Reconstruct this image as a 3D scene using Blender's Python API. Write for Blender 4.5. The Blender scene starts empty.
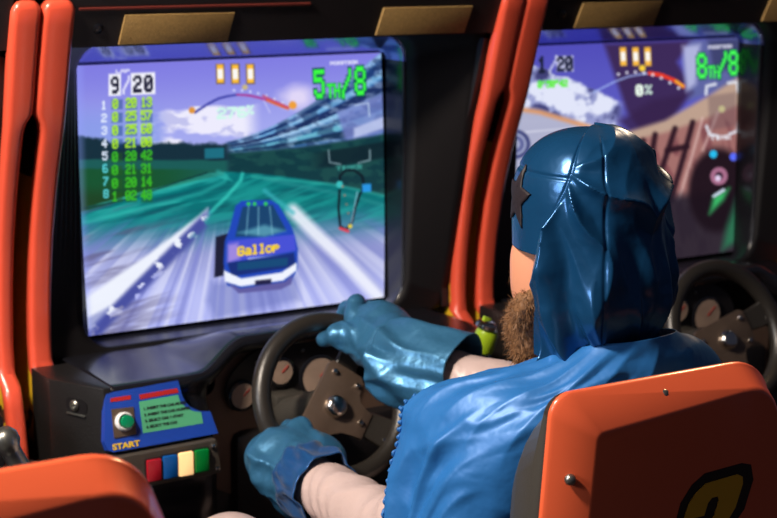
import bpy, bmesh, math, random
import numpy as np
from mathutils import Vector, Matrix

random.seed(4)
rng = np.random.default_rng(7)
R = math.radians
sc = bpy.context.scene
col = sc.collection

# ------------------------------------------------------------------ camera
def cam_axes(yaw, pitch, roll):
    f = Vector((-math.sin(yaw)*math.cos(pitch), math.cos(yaw)*math.cos(pitch), -math.sin(pitch)))
    r = Vector((math.cos(yaw), math.sin(yaw), 0)); u = r.cross(f)
    c, s = math.cos(roll), math.sin(roll)
    return c*r + s*u, -s*r + c*u, f
CAM = Vector((-1.305, -2.63, 1.546))
r_, u_, f_ = cam_axes(R(-31.7), R(12), .01)
cd = bpy.data.cameras.new('camera'); cam = bpy.data.objects.new('camera', cd); col.objects.link(cam)
cam.matrix_world = Matrix((( r_.x, u_.x, -f_.x, CAM.x), (r_.y, u_.y, -f_.y, CAM.y), (r_.z, u_.z, -f_.z, CAM.z), (0,0,0,1)))
cd.sensor_width = 36; cd.lens = 1650*36/777; cd.clip_start = .05
cd.dof.use_dof = True; cd.dof.focus_distance = 2.02; cd.dof.aperture_fstop = 7.0
sc.camera = cam

# ------------------------------------------------------------------ world, lights, exposure
w = bpy.data.worlds.new('dim_room'); sc.world = w; w.use_nodes = True
bg = w.node_tree.nodes['Background']; bg.inputs[0].default_value = (.55,.62,1,1); bg.inputs[1].default_value = .045
def area(name, loc, target, size, power, color):
    l = bpy.data.lights.new(name, 'AREA'); l.shape = 'DISK'; l.size = size; l.energy = power; l.color = color
    o = bpy.data.objects.new(name, l); col.objects.link(o); o.location = loc
    o.rotation_euler = (Vector(target)-Vector(loc)).to_track_quat('-Z','Y').to_euler(); return o
area('ceiling_lamp_light', (-1.55,-.95,2.45), (-.2,-.6,.9), .30, 74, (1,.86,.72))
area('left_lamp_light', (-2.9,-.80,1.95), (0,-.85,1.0), .7, 30, (.95,.95,1))
area('aisle_lamp_light', (1.9,.0,2.75), (.0,-1.05,1.15), .3, 44, (1,.62,.32))
area('rear_lamp_light', (-1.9,-3.3,2.8), (0,-.6,.9), 0.8, 1.2, (1,.84,.72))
vs = sc.view_settings; vs.view_transform = 'Standard'; vs.look = 'None'; vs.exposure = 0; vs.gamma = 1; vs.use_curve_mapping = False

# ------------------------------------------------------------------ materials
def lin(c):
    c = np.asarray(c, float)
    return np.where(c <= .04045, c/12.92, ((c+.055)/1.055)**2.4)
def mat(name, color, rough=.5, metal=0, coat=0, noise=0, nscale=20, bump=0, bscale=60, sheen=0, emit=None, spec=.5, aniso=0):
    m = bpy.data.materials.new(name); m.use_nodes = True
    nt = m.node_tree; b = nt.nodes['Principled BSDF']
    b.inputs['Base Color'].default_value = (*color,1); b.inputs['Roughness'].default_value = rough
    b.inputs['Metallic'].default_value = metal; b.inputs['Coat Weight'].default_value = coat
    b.inputs['Coat Roughness'].default_value = .12
    b.inputs['Sheen Weight'].default_value = sheen; b.inputs['Specular IOR Level'].default_value = spec
    b.inputs['Anisotropic'].default_value = aniso
    tc = nt.nodes.new('ShaderNodeTexCoord')
    if noise:
        n = nt.nodes.new('ShaderNodeTexNoise'); n.inputs['Scale'].default_value = nscale; n.inputs['Detail'].default_value = 4
        nt.links.new(tc.outputs['Object'], n.inputs['Vector'])
        mx = nt.nodes.new('ShaderNodeMix'); mx.data_type = 'RGBA'
        mx.inputs[6].default_value = (*[c*(1-noise) for c in color],1); mx.inputs[7].default_value = (*[min(1,c*(1+noise)) for c in color],1)
        nt.links.new(n.outputs['Fac'], mx.inputs[0]); nt.links.new(mx.outputs[2], b.inputs['Base Color'])
    if bump:
        n = nt.nodes.new('ShaderNodeTexNoise'); n.inputs['Scale'].default_value = bscale; n.inputs['Detail'].default_value = 3
        nt.links.new(tc.outputs['Object'], n.inputs['Vector'])
        bp = nt.nodes.new('ShaderNodeBump'); bp.inputs['Strength'].default_value = bump; bp.inputs['Distance'].default_value = .004
        nt.links.new(n.outputs['Fac'], bp.inputs['Height']); nt.links.new(bp.outputs[0], b.inputs['Normal'])
    if emit:
        b.inputs['Emission Color'].default_value = (*emit[0],1); b.inputs['Emission Strength'].default_value = emit[1]
    return m
M = dict(
 red = mat('red_plastic', (.76,.092,.045), .32, coat=.5, noise=.06, nscale=6),
 orange = mat('orange_red_plastic', (.82,.130,.048), .30, coat=.5, noise=.05, nscale=5),
 black = mat('black_plastic', (.012,.010,.011), .42, bump=.15, bscale=400),
 matte = mat('matte_black', (.006,.005,.006), .55, bump=.15, bscale=400, spec=.3),
 side = mat('side_black', (.012,.011,.011), .33, bump=.2, bscale=300),
 gloss = mat('gloss_black', (.008,.008,.011), .26, coat=.3),
 hood_gloss = mat('bezel_blue_mirror', (.24,.30,.66), .19, metal=.8),  # blue put into the metal's colour to deepen the screen's reflection
 rim = mat('rubber_rim', (.022,.019,.016), .34, bump=.1, bscale=300),
 plate = mat('brown_metal', (.155,.108,.080), .38, metal=.5, noise=.15, nscale=40),
 panel = mat('brown_panel', (.17,.105,.075), .40, metal=.3, noise=.2, nscale=14),
 chrome = mat('chrome', (.72,.68,.62), .18, metal=1),
 dchrome = mat('worn_steel', (.30,.30,.27), .3, metal=.9, noise=.2),
 gold = mat('gold_mesh', (.42,.26,.09), .5, metal=.3, noise=.35, nscale=220, bump=.5, bscale=500),
 shell = mat('grey_shell', (.046,.042,.036), .42, bump=.1, bscale=500),
 cushion = mat('black_vinyl', (.015,.014,.014), .5, bump=.2),
 blue_card = mat('blue_card', (.012,.060,.40), .35, coat=.3, noise=.12, nscale=30),
 green_card = mat('green_card', (.09,.42,.22), .4),
 red_card = mat('red_card', (.45,.02,.02), .4),
 dim_red = mat('dim_red', (.13,.02,.014), .5),
 strip = mat('brushed_strip', (.13,.11,.09), .36, metal=.5, noise=.2, nscale=30),
 ink = mat('dark_ink', (.01,.02,.02), .5),
 yellow = mat('yellow_print', (.80,.52,.03), .4),
 yellow_no = mat('yellow_decal', (.78,.42,.015), .4),
 ink_no = mat('black_decal', (.006,.005,.006), .4),
 white = mat('white_plastic', (.8,.8,.78), .35),
 green_b = mat('green_button', (.0,.22,.09), .25, coat=.5),
 b_red = mat('red_button', (.38,.008,.02), .25, coat=.5),
 b_blue = mat('blue_button', (.004,.09,.36), .25, coat=.5),
 b_yel = mat('lit_amber_button', (.95,.55,.25), .3, emit=((1,.62,.27),.75)),
 b_grn = mat('green_square_button', (.0,.20,.03), .25, coat=.5),
 gauge = mat('tan_gauge_face', (.42,.30,.23), .4, noise=.4, nscale=28),
 lime = mat('lime_plastic', (.34,.52,.015), .35, coat=.3),
 skin = mat('skin', (.62,.27,.16), .45, noise=.08, nscale=20),
 beard = mat('brown_beard', (.20,.095,.038), .6, noise=.35, nscale=60),
 eye = mat('eye_white', (.7,.68,.65), .2),
 satin = mat('blue_satin', (.010,.085,.27), .30, metal=.42, noise=.08, nscale=12, sheen=.1, bump=.12, bscale=45),
 satin_hood = mat('deep_blue_satin', (.009,.072,.19), .27, metal=.50, bump=.8, bscale=17),
 satin_cape = mat('royal_blue_satin', (.020,.145,.42), .45, metal=.15, noise=.06, nscale=14, bump=.8, bscale=20),
 satin_glove = mat('teal_blue_satin', (.042,.170,.32), .36, metal=.45, noise=.12, nscale=18, bump=1.0, bscale=24),
 trim = mat('blue_trim', (.010,.11,.35), .5),
 star = mat('dark_maroon_patch', (.010,.005,.008), .6),
 sleeve = mat('pale_pink_satin', (.52,.395,.37), .38, noise=.06, nscale=30, bump=.35, bscale=70),
 shoe = mat('dark_shoe', (.02,.02,.02), .5),
 carpet = mat('dark_carpet', (.03,.02,.025), .9, noise=.5, nscale=40, bump=.4, bscale=200),
 wall = mat('dark_wall', (.05,.035,.035), .8, noise=.2),
)
def checker_mat():
    m = bpy.data.materials.new('side_artwork'); m.use_nodes = True; nt = m.node_tree; b = nt.nodes['Principled BSDF']
    b.inputs['Roughness'].default_value = .4
    tc = nt.nodes.new('ShaderNodeTexCoord'); sp = nt.nodes.new('ShaderNodeSeparateXYZ'); nt.links.new(tc.outputs['Object'], sp.inputs[0])
    ck = nt.nodes.new('ShaderNodeTexChecker'); ck.inputs['Scale'].default_value = 38
    cm = nt.nodes.new('ShaderNodeCombineXYZ'); nt.links.new(sp.outputs[1], cm.inputs[0]); nt.links.new(sp.outputs[2], cm.inputs[1])
    nt.links.new(cm.outputs[0], ck.inputs['Vector'])
    ck.inputs['Color1'].default_value = (.07,.03,.015,1); ck.inputs['Color2'].default_value = (.008,.006,.006,1)
    rp = nt.nodes.new('ShaderNodeValToRGB'); e = rp.color_ramp.elements; rp.color_ramp.interpolation = 'LINEAR'
    mp = nt.nodes.new('ShaderNodeMapRange'); mp.inputs[1].default_value = .5; mp.inputs[2].default_value = 1.4
    nt.links.new(sp.outputs[2], mp.inputs[0]); nt.links.new(mp.outputs[0], rp.inputs[0])
    e[0].position = .16; e[0].color = (.20,.01,.01,1); e[1].position = .70; e[1].color = (.55,.34,.03,1)
    k = e.new(.25); k.color = (.78,.50,.02,1); k = e.new(.38); k.color = (.70,.42,.02,1); k = e.new(.45); k.color = (.70,.46,.03,1)
    mx = nt.nodes.new('ShaderNodeMix'); mx.data_type = 'RGBA'
    gt = nt.nodes.new('ShaderNodeMath'); gt.operation = 'GREATER_THAN'; gt.inputs[1].default_value = 1.12; nt.links.new(sp.outputs[2], gt.inputs[0])
    lt = nt.nodes.new('ShaderNodeMath'); lt.operation = 'LESS_THAN'; lt.inputs[1].default_value = .74; nt.links.new(sp.outputs[2], lt.inputs[0])
    ns = nt.nodes.new('ShaderNodeTexNoise'); ns.inputs['Scale'].default_value = 24; nt.links.new(tc.outputs['Object'], ns.inputs['Vector'])
    g2 = nt.nodes.new('ShaderNodeMath'); g2.operation = 'GREATER_THAN'; g2.inputs[1].default_value = .52; nt.links.new(ns.outputs['Fac'], g2.inputs[0])
    ml = nt.nodes.new('ShaderNodeMath'); ml.operation = 'MULTIPLY'; nt.links.new(lt.outputs[0], ml.inputs[0]); nt.links.new(g2.outputs[0], ml.inputs[1])
    ad = nt.nodes.new('ShaderNodeMath'); ad.operation = 'MAXIMUM'; nt.links.new(gt.outputs[0], ad.inputs[0]); nt.links.new(ml.outputs[0], ad.inputs[1])
    nt.links.new(ad.outputs[0], mx.inputs[0]); nt.links.new(rp.outputs[0], mx.inputs[6]); nt.links.new(ck.outputs[0], mx.inputs[7])
    nt.links.new(mx.outputs[2], b.inputs['Base Color'])
    return m
M['art'] = checker_mat()

# ------------------------------------------------------------------ mesh helpers
def link(name, me, m, parent=None, smooth=True, angle=40):
    o = bpy.data.objects.new(name, me); col.objects.link(o)
    if m: me.materials.append(m)
    if smooth:
        me.polygons.foreach_set('use_smooth', [True]*len(me.polygons))
        me.set_sharp_from_angle(angle=R(angle))
    if parent: o.parent = parent
    return o
def pyd(name, v, f, m, parent=None, smooth=True, angle=40):
    me = bpy.data.meshes.new(name); me.from_pydata([tuple(map(float,p)) for p in v], [], [tuple(map(int,q)) for q in f]); me.update()
    return link(name, me, m, parent, smooth, angle)
def bmo(name, bm, m, parent=None, smooth=True, angle=40):
    bmesh.ops.recalc_face_normals(bm, faces=bm.faces)
    me = bpy.data.meshes.new(name); bm.to_mesh(me); bm.free(); return link(name, me, m, parent, smooth, angle)
def add_box(bm, x0,x1,y0,y1,z0,z1, bev=0, mtx=None, seg=2):
    t = bmesh.new(); bmesh.ops.create_cube(t, size=1)
    for v in t.verts: v.co = Vector(((x0+x1)/2+v.co.x*(x1-x0), (y0+y1)/2+v.co.y*(y1-y0), (z0+z1)/2+v.co.z*(z1-z0)))
    if bev: bmesh.ops.bevel(t, geom=t.edges[:], offset=bev, segments=seg, affect='EDGES', profile=.5)
    join(bm, t, mtx)
def join(bm, t, mtx=None):
    if mtx is not None: t.transform(mtx)
    me = bpy.data.meshes.new('tmp'); t.to_mesh(me); t.free(); bm.from_mesh(me); bpy.data.meshes.remove(me)
def add_cyl(bm, p, axis, r0, r1, h, seg=28, bev=0):
    t = bmesh.new(); bmesh.ops.create_cone(t, cap_ends=True, segments=seg, radius1=r0, radius2=r1, depth=h)
    if bev: bmesh.ops.bevel(t, geom=[e for e in t.edges if any(len(f.verts)>4 for f in e.link_faces)], offset=bev, segments=3, affect='EDGES', profile=.5)
    join(bm, t, Matrix.Translation(Vector(p)) @ Vector(axis).normalized().to_track_quat('Z','Y').to_matrix().to_4x4())
def add_lathe(bm, prof, p, axis, seg=32):
    t = bmesh.new(); rings = []
    for r, z in prof:
        rings.append([t.verts.new((r*math.cos(2*math.pi*i/seg), r*math.sin(2*math.pi*i/seg), z)) for i in range(seg)])
    for a, b in zip(rings, rings[1:]):
        for i in range(seg): t.faces.new((a[i], a[(i+1)%seg], b[(i+1)%seg], b[i]))
    t.faces.new(rings[0][::-1]); t.faces.new(rings[-1])
    join(bm, t, Matrix.Translation(Vector(p)) @ Vector(axis).normalized().to_track_quat('Z','Y').to_matrix().to_4x4())
def prism(bm, pts, d0, d1, mtx, bev=0):
    """polygon pts (u,v) extruded along w from d0 to d1, in the frame mtx"""
    t = bmesh.new(); lo = [t.verts.new((u,v,d0)) for u,v in pts]; hi = [t.verts.new((u,v,d1)) for u,v in pts]; n = len(pts)
    t.faces.new(lo[::-1]); t.faces.new(hi)
    for i in range(n): t.faces.new((lo[i], lo[(i+1)%n], hi[(i+1)%n], hi[i]))
    if bev: bmesh.ops.bevel(t, geom=[e for e in t.edges if abs(e.verts[0].co.z-d1)<1e-6 and abs(e.verts[1].co.z-d1)<1e-6], offset=bev, segments=2, affect='EDGES', profile=.5)
    join(bm, t, mtx)
def rrect(u0,u1,v0,v1,r,n=6):
    P = []
    for cx, cy, a in ((u1-r,v1-r,0),(u0+r,v1-r,90),(u0+r,v0+r,180),(u1-r,v0+r,270)):
        for k in range(n+1):
            t = R(a+90*k/n); P.append((cx+r*math.cos(t), cy+r*math.sin(t)))
    return P
def frame(O, U, V):
    U = Vector(U).normalized(); V = Vector(V).normalized(); W = U.cross(V)
    return Matrix(((U.x,V.x,W.x,O[0]),(U.y,V.y,W.y,O[1]),(U.z,V.z,W.z,O[2]),(0,0,0,1)))
def loft(rings, cap=True, closed=True):
    n = len(rings[0]); v = [p for r in rings for p in r]; f = []
    for k in range(len(rings)-1):
        for i in range(n if closed else n-1):
            j = (i+1)%n; f.append((k*n+i, k*n+j, (k+1)*n+j, (k+1)*n+i))
    if cap: f += [tuple(range(n))[::-1], tuple(range((len(rings)-1)*n, len(rings)*n))]
    return v, f
def text_mesh(name, body, size, m, parent, mtx, depth=.0004, offset=0, xs=1):
    c = bpy.data.curves.new(name, 'FONT'); c.body = body; c.size = size; c.extrude = depth; c.offset = offset
    t = bpy.data.objects.new('tmp', c); col.objects.link(t); dg = bpy.context.evaluated_depsgraph_get(); dg.update()
    me = bpy.data.meshes.new_from_object(t.evaluated_get(dg)); col.objects.unlink(t); bpy.data.objects.remove(t)
    me.transform(mtx @ Matrix.Diagonal((xs,1,1,1))); me.materials.clear()
    o = link(name, me, m, parent, smooth=False); return o
def tag(o, label=None, cat=None, group=None, kind=None):
    for k, v in (('label',label),('category',cat),('group',group),('kind',kind)):
        if v: o[k] = v
    return o
def empty(name, loc, label=None, cat=None, group=None):
    o = bpy.data.objects.new(name, None); col.objects.link(o); o.location = loc; o.empty_display_size = .1
    return tag(o, label, cat, group)

PW, PH, PZ, PT = .598, .465, 1.050, R(2.35)
# ---- signed distance modelling: smooth union of capsules and ellipsoids, meshed by surface nets
def nets(F, org, h):
    S = F < 0
    nx, ny, nz = F.shape
    acc = np.zeros((nx-1,ny-1,nz-1,3)); cnt = np.zeros((nx-1,ny-1,nz-1))
    corners = [(0,0,0),(1,0,0),(0,1,0),(1,1,0),(0,0,1),(1,0,1),(0,1,1),(1,1,1)]
    def sub(A, c): return A[c[0]:nx-1+c[0], c[1]:ny-1+c[1], c[2]:nz-1+c[2]]
    for i, a in enumerate(corners):
        for b in corners[i+1:]:
            if sum(abs(p-q) for p,q in zip(a,b)) != 1: continue
            fa, fb = sub(F,a), sub(F,b); m = (fa<0) != (fb<0)
            t = np.where(m, fa/np.where(m, fa-fb, 1), 0)
            for k in range(3): acc[...,k] += np.where(m, a[k] + t*(b[k]-a[k]), 0)
            cnt += m
    act = cnt > 0; idx = -np.ones(act.shape, int); idx[act] = np.arange(act.sum())
    I = np.argwhere(act); V = (I + acc[act]/cnt[act][:,None])*h + org
    faces = []
    for ax in range(3):
        a = [slice(None)]*3; b = [slice(None)]*3; a[ax] = slice(0,-1); b[ax] = slice(1,None)
        ed = S[tuple(a)] != S[tuple(b)]
        E = np.argwhere(ed); o1, o2 = [k for k in range(3) if k != ax]
        ok = (E[:,o1]>0)&(E[:,o2]>0)&(E[:,o1]<act.shape[o1])&(E[:,o2]<act.shape[o2]); E = E[ok]
        q = []
        for d1, d2 in ((0,0),(1,0),(1,1),(0,1)):
            c = E.copy(); c[:,o1] -= d1; c[:,o2] -= d2; q.append(idx[c[:,0],c[:,1],c[:,2]])
        q = np.stack(q,1); s = S[E[:,0],E[:,1],E[:,2]]
        if ax == 1: s = ~s
        q[~s] = q[~s][:,::-1]
        faces.append(q[(q>=0).all(1)])
    return V, np.concatenate(faces)
class SDF:
    def __init__(s, lo, hi, h):
        s.h = h; s.org = np.array(lo, float); s.n = np.ceil((np.array(hi)-lo)/h).astype(int)+1
        s.g = [(s.org[k]+h*np.arange(s.n[k])).astype(np.float32) for k in range(3)]; s.F = np.full(tuple(s.n), .5, np.float32)
    def box(s, lo, hi, pad):
        a = np.clip(((np.array(lo)-pad-s.org)/s.h).astype(int), 0, s.n-1); b = np.clip(((np.array(hi)+pad-s.org)/s.h).astype(int)+2, 1, s.n)
        if (b <= a).any(): return None, None
        sl = tuple(slice(p,q) for p,q in zip(a,b)); return sl, np.stack(np.meshgrid(*[s.g[k][sl[k]] for k in range(3)], indexing='ij'), -1)
    def un(s, sl, d, k):
        F = s.F[sl]; hh = np.clip(.5+.5*(F-d)/k, 0, 1); s.F[sl] = F*(1-hh)+d*hh - k*hh*(1-hh)
    def cap(s, a, b, ra, rb, k=.02):
        a = np.array(a,float); b = np.array(b,float); ab = b-a; r = max(ra,rb)
        sl, P = s.box(np.minimum(a,b)-r, np.maximum(a,b)+r, k*1.5+.02)
        if sl is None: return
        t = np.clip(((P-a)@ab)/max(ab@ab,1e-9), 0, 1); s.un(sl, np.linalg.norm(P-a-t[...,None]*ab, axis=-1)-(ra+(rb-ra)*t), k)
    def dell(s, P, c, r, rot):
        q = P-np.array(c,float)
        if rot is not None: q = q@np.array(rot)      # columns of rot = ellipsoid axes
        r = np.array(r,float); k0 = np.linalg.norm(q/r, axis=-1); k1 = np.linalg.norm(q/(r*r), axis=-1)
        return k0*(k0-1)/np.maximum(k1,1e-9)
    def ell(s, c, r, k=.02, rot=None, cut=False):
        m = max(r); sl, P = s.box(np.array(c)-m, np.array(c)+m, k*1.5+.02)
        if sl is None: return
        d = s.dell(P, c, r, rot)
        if not cut: return s.un(sl, d, k)
        F = s.F[sl]; d = -d; hh = np.clip(.5-.5*(F-d)/k, 0, 1); s.F[sl] = F*(1-hh)+d*hh + k*hh*(1-hh)
    def build(s, name, m, parent, smooth_iter=2, disp=None):
        V, Fc = nets(s.F, s.org, s.h)
        if smooth_iter:
            e = np.concatenate([Fc[:,[0,1]],Fc[:,[1,2]],Fc[:,[2,3]],Fc[:,[3,0]]]); 
            for _ in range(smooth_iter):
                A = np.zeros_like(V); c = np.zeros(len(V))
                np.add.at(A, e[:,0], V[e[:,1]]); np.add.at(A, e[:,1], V[e[:,0]]); np.add.at(c, e[:,0], 1); np.add.at(c, e[:,1], 1)
                V = .4*V + .6*A/c[:,None]
        if disp is not None: V = disp(V, normals(V, Fc))
        return pyd(name, V, Fc, m, parent, angle=80)
def normals(V, F):
    n = np.cross(V[F[:,2]]-V[F[:,0]], V[F[:,3]]-V[F[:,1]]); N = np.zeros_like(V)
    for k in range(4): np.add.at(N, F[:,k], n)
    return N/np.maximum(np.linalg.norm(N,axis=1,keepdims=True),1e-12)
def grid_obj(name, G, m, parent, thick=.0016, closed_u=False, skip=None):
    nu, nv = G.shape[:2]; f = []
    for i in range(nu if closed_u else nu-1):
        for j in range(nv-1):
            if skip is not None and skip[i,j]: continue
            i2 = (i+1)%nu; f.append((i*nv+j, i2*nv+j, i2*nv+j+1, i*nv+j+1))
    o = pyd(name, G.reshape(-1,3), f, m, parent, angle=75)
    if thick:
        s = o.modifiers.new('thickness','SOLIDIFY'); s.thickness = thick; s.offset = -1
    return o
def spline_grid(C, nu, nv):
    """Catmull-Rom surface through the control grid C[i][j]"""
    C = np.array(C, float)
    def interp(A, n):
        k = A.shape[0]; t = np.linspace(0, k-1-1e-6, n); i = t.astype(int); u = (t-i)
        g = lambda d: A[np.clip(i+d,0,k-1)]
        sh = (-1,)+(1,)*(A.ndim-1); u = u.reshape(sh); p0,p1,p2,p3 = g(-1),g(0),g(1),g(2)
        return .5*(2*p1+(-p0+p2)*u+(2*p0-5*p1+4*p2-p3)*u*u+(-p0+3*p1-3*p2+p3)*u**3)
    A = interp(C, nu); return np.swapaxes(interp(np.swapaxes(A,0,1), nv),0,1)
def grid_normals(G):
    du = np.gradient(G, axis=0); dv = np.gradient(G, axis=1); n = np.cross(du, dv)
    return n/np.maximum(np.linalg.norm(n,axis=-1,keepdims=True),1e-12)
def vnoise(P, seed):
    """smooth lattice noise in 0..1 at the points P (already scaled)"""
    T = np.random.default_rng(seed).random((32,32,32)); i = np.floor(P).astype(int); u = P-i; u = u*u*(3-2*u); out = 0
    for a in (0,1):
        for b in (0,1):
            for c in (0,1):
                out = out + T[(i[...,0]+a)%32,(i[...,1]+b)%32,(i[...,2]+c)%32]*(u[...,0] if a else 1-u[...,0])*(u[...,1] if b else 1-u[...,1])*(u[...,2] if c else 1-u[...,2])
    return out
def crease(P, seed, sharp=1.6):
    """ridged noise: sharp crests like crumpled cloth"""
    w_ = np.stack([vnoise(P*.6+7.3*k, seed+20+k) for k in range(3)],-1)-.5
    v_ = 2*vnoise(P+w_*1.2, seed)-1
    return (1.06-np.sqrt(v_*v_+.0036)*1.5).clip(0,1)**sharp
def sm(a, b, x): t = np.clip((x-a)/(b-a),0,1); return t*t*(3-2*t)

# ------------------------------------------------------------------ the pictures on the two screens
GL = {'0':'01110 10001 10011 10101 11001 10001 01110','1':'00100 01100 00100 00100 00100 00100 01110','2':'01110 10001 00001 00110 01000 10000 11111',
'3':'01110 10001 00001 00110 00001 10001 01110','4':'00010 00110 01010 10010 11111 00010 00010','5':'11111 10000 11110 00001 00001 10001 01110',
'6':'01110 10000 10000 11110 10001 10001 01110','7':'11111 00001 00010 00100 00100 01000 01000','8':'01110 10001 10001 01110 10001 10001 01110',
'9':'01110 10001 10001 01111 00001 00001 01110','/':'00001 00001 00010 00100 01000 10000 10000','T':'11111 00100 00100 00100 00100 00100 00100',
'H':'10001 10001 10001 11111 10001 10001 10001','%':'11001 11010 00010 00100 01000 01011 10011',"'":'00100 00100 01000 00000 00000 00000 00000',
'"':'01010 01010 10100 00000 00000 00000 00000','I':'01110 01110 01110 01110 01110 01110 01110','L':'10000 10000 10000 10000 10000 10000 11111',
'A':'01110 10001 10001 11111 10001 10001 10001','P':'11110 10001 10001 11110 10000 10000 10000','O':'01110 10001 10001 10001 10001 10001 01110',
'S':'01111 10000 10000 01110 00001 00001 11110','N':'10001 11001 10101 10101 10011 10001 10001','R':'11110 10001 10001 11110 10100 10010 10001',
'E':'11111 10000 10000 11110 10000 10000 11111',' ':'00000 00000 00000 00000 00000 00000 00000','G':'01110 10001 10000 10111 10001 10001 01110',
'a':'00000 00000 01110 00001 01111 10001 01111','l':'01100 00100 00100 00100 00100 00100 01110','o':'00000 00000 01110 10001 10001 10001 01110',
'p':'00000 00000 11110 10001 11110 10000 10000','M':'10001 11011 10101 10101 10001 10001 10001','F':'11111 10000 10000 11110 10000 10000 10000'}
class Paint:
    """a small painter; coordinates come from the picture's four corners given as a quad"""
    def __init__(s, quad, W=600, H=480):
        s.W, s.H = W, H; s.q = np.array(quad, float)          # TL, TR, BL, BR
        a, b = np.meshgrid((np.arange(W)+.5)/W, (np.arange(H)+.5)/H)
        TL,TR,BL,BR = s.q; A = []; B = []
        for (u,v),(x,y) in zip(((0,0),(1,0),(0,1),(1,1)),(TL,TR,BL,BR)):
            A += [[u,v,1,0,0,0,-u*x,-v*x],[0,0,0,u,v,1,-u*y,-v*y]]; B += [x,y]
        h = np.linalg.solve(np.array(A,float),np.array(B,float)); wd = h[6]*a+h[7]*b+1
        p = np.stack([(h[0]*a+h[1]*b+h[2])/wd,(h[3]*a+h[4]*b+h[5])/wd],-1)
        s.X, s.Y = p[...,0], p[...,1]; s.C = np.zeros((H,W,3))
    def mix(s, m, c, a=1):
        m = np.clip(m*a,0,1)[...,None]; s.C = s.C*(1-m)+np.asarray(c, float)/255.*m
    def poly(s, pts, c, a=1, soft=.7):
        X, Y = s.X, s.Y; inside = np.zeros(X.shape, bool); d = np.full(X.shape, 1e9); n = len(pts)
        for i in range(n):
            x0,y0 = pts[i]; x1,y1 = pts[(i+1)%n]
            cond = (y0 > Y) != (y1 > Y)
            inside ^= cond & (X < (x1-x0)*(Y-y0)/((y1-y0) if y1 != y0 else 1e-9)+x0)
            L = (x1-x0)**2+(y1-y0)**2; t = np.clip(((X-x0)*(x1-x0)+(Y-y0)*(y1-y0))/max(L,1e-9),0,1)
            d = np.minimum(d, np.hypot(X-x0-t*(x1-x0), Y-y0-t*(y1-y0)))
        s.mix(np.clip(.5+np.where(inside,d,-d)/(2*soft),0,1), c, a)
    def line(s, pts, w, c, a=1, soft=.7):
        d = np.full(s.X.shape, 1e9)
        for (x0,y0),(x1,y1) in zip(pts, pts[1:]):
            L = (x1-x0)**2+(y1-y0)**2; t = np.clip(((s.X-x0)*(x1-x0)+(s.Y-y0)*(y1-y0))/max(L,1e-9),0,1)
            d = np.minimum(d, np.hypot(s.X-x0-t*(x1-x0), s.Y-y0-t*(y1-y0)))
        s.mix(np.clip(.5+(w/2-d)/(2*soft),0,1), c, a)
    def dot(s, x, y, r, c, a=1): s.mix(np.clip(.5+(r-np.hypot(s.X-x,s.Y-y))/1.4,0,1), c, a)
    def rect(s, x0,y0,x1,y1,c,a=1,sl=-.04): s.poly([(x0,y0),(x1,y0+sl*(x1-x0)),(x1,y1+sl*(x1-x0)),(x0,y1)], c, a)
    def text(s, t, x, y, cw, ch, c, a=1, gap=.25, sl=-.055, bold=0):
        for k, chh in enumerate(t):
            g = GL[chh].split(); x0 = x+k*cw*(1+gap); y0 = y+sl*(x0-x)
            u = (s.X-x0)/cw*5; v = (s.Y-y0-sl*(s.X-x0))/ch*7; m = np.zeros(s.X.shape)
            for r in range(7):
                for q in range(5):
                    if g[r][q] == '1':
                        dx = np.maximum(np.abs(u-q-.5)-.5-bold,0)*cw/5; dy = np.maximum(np.abs(v-r-.5)-.5-bold,0)*ch/7
                        m = np.maximum(m, np.clip(1-np.hypot(dx,dy)/.8,0,1))
            s.mix(m, c, a)
    def noise(s, sx, sy, seed, rot=0):
        r = np.random.default_rng(seed); T = r.random((64,64)); c, n = math.cos(rot), math.sin(rot)
        out = 0; amp = .5
        for o in range(4):
            u = (c*s.X+n*s.Y)/sx*2**o; v = (-n*s.X+c*s.Y)/sy*2**o
            i = np.floor(u).astype(int); j = np.floor(v).astype(int); fu = u-i; fv = v-j; fu = fu*fu*(3-2*fu); fv = fv*fv*(3-2*fv)
            g = lambda a,b: T[(i+a)%64,(j+b)%64]
            out = out + amp*((g(0,0)*(1-fu)+g(1,0)*fu)*(1-fv)+(g(0,1)*(1-fu)+g(1,1)*fu)*fv); amp *= .5
        return out/.9375
    def streaks(s, vx, vy, k, seed):
        a = np.arctan2(s.X-vx, s.Y-vy); r = np.random.default_rng(seed); T = r.random(4096); out = 0
        for o, amp in ((1,.6),(2.7,.4)):
            u = (a+8)*k*o; i = np.floor(u).astype(int); fu = u-i; fu = fu*fu*(3-2*fu); out = out+amp*(T[i%4096]*(1-fu)+T[(i+1)%4096]*fu)
        return out

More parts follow.
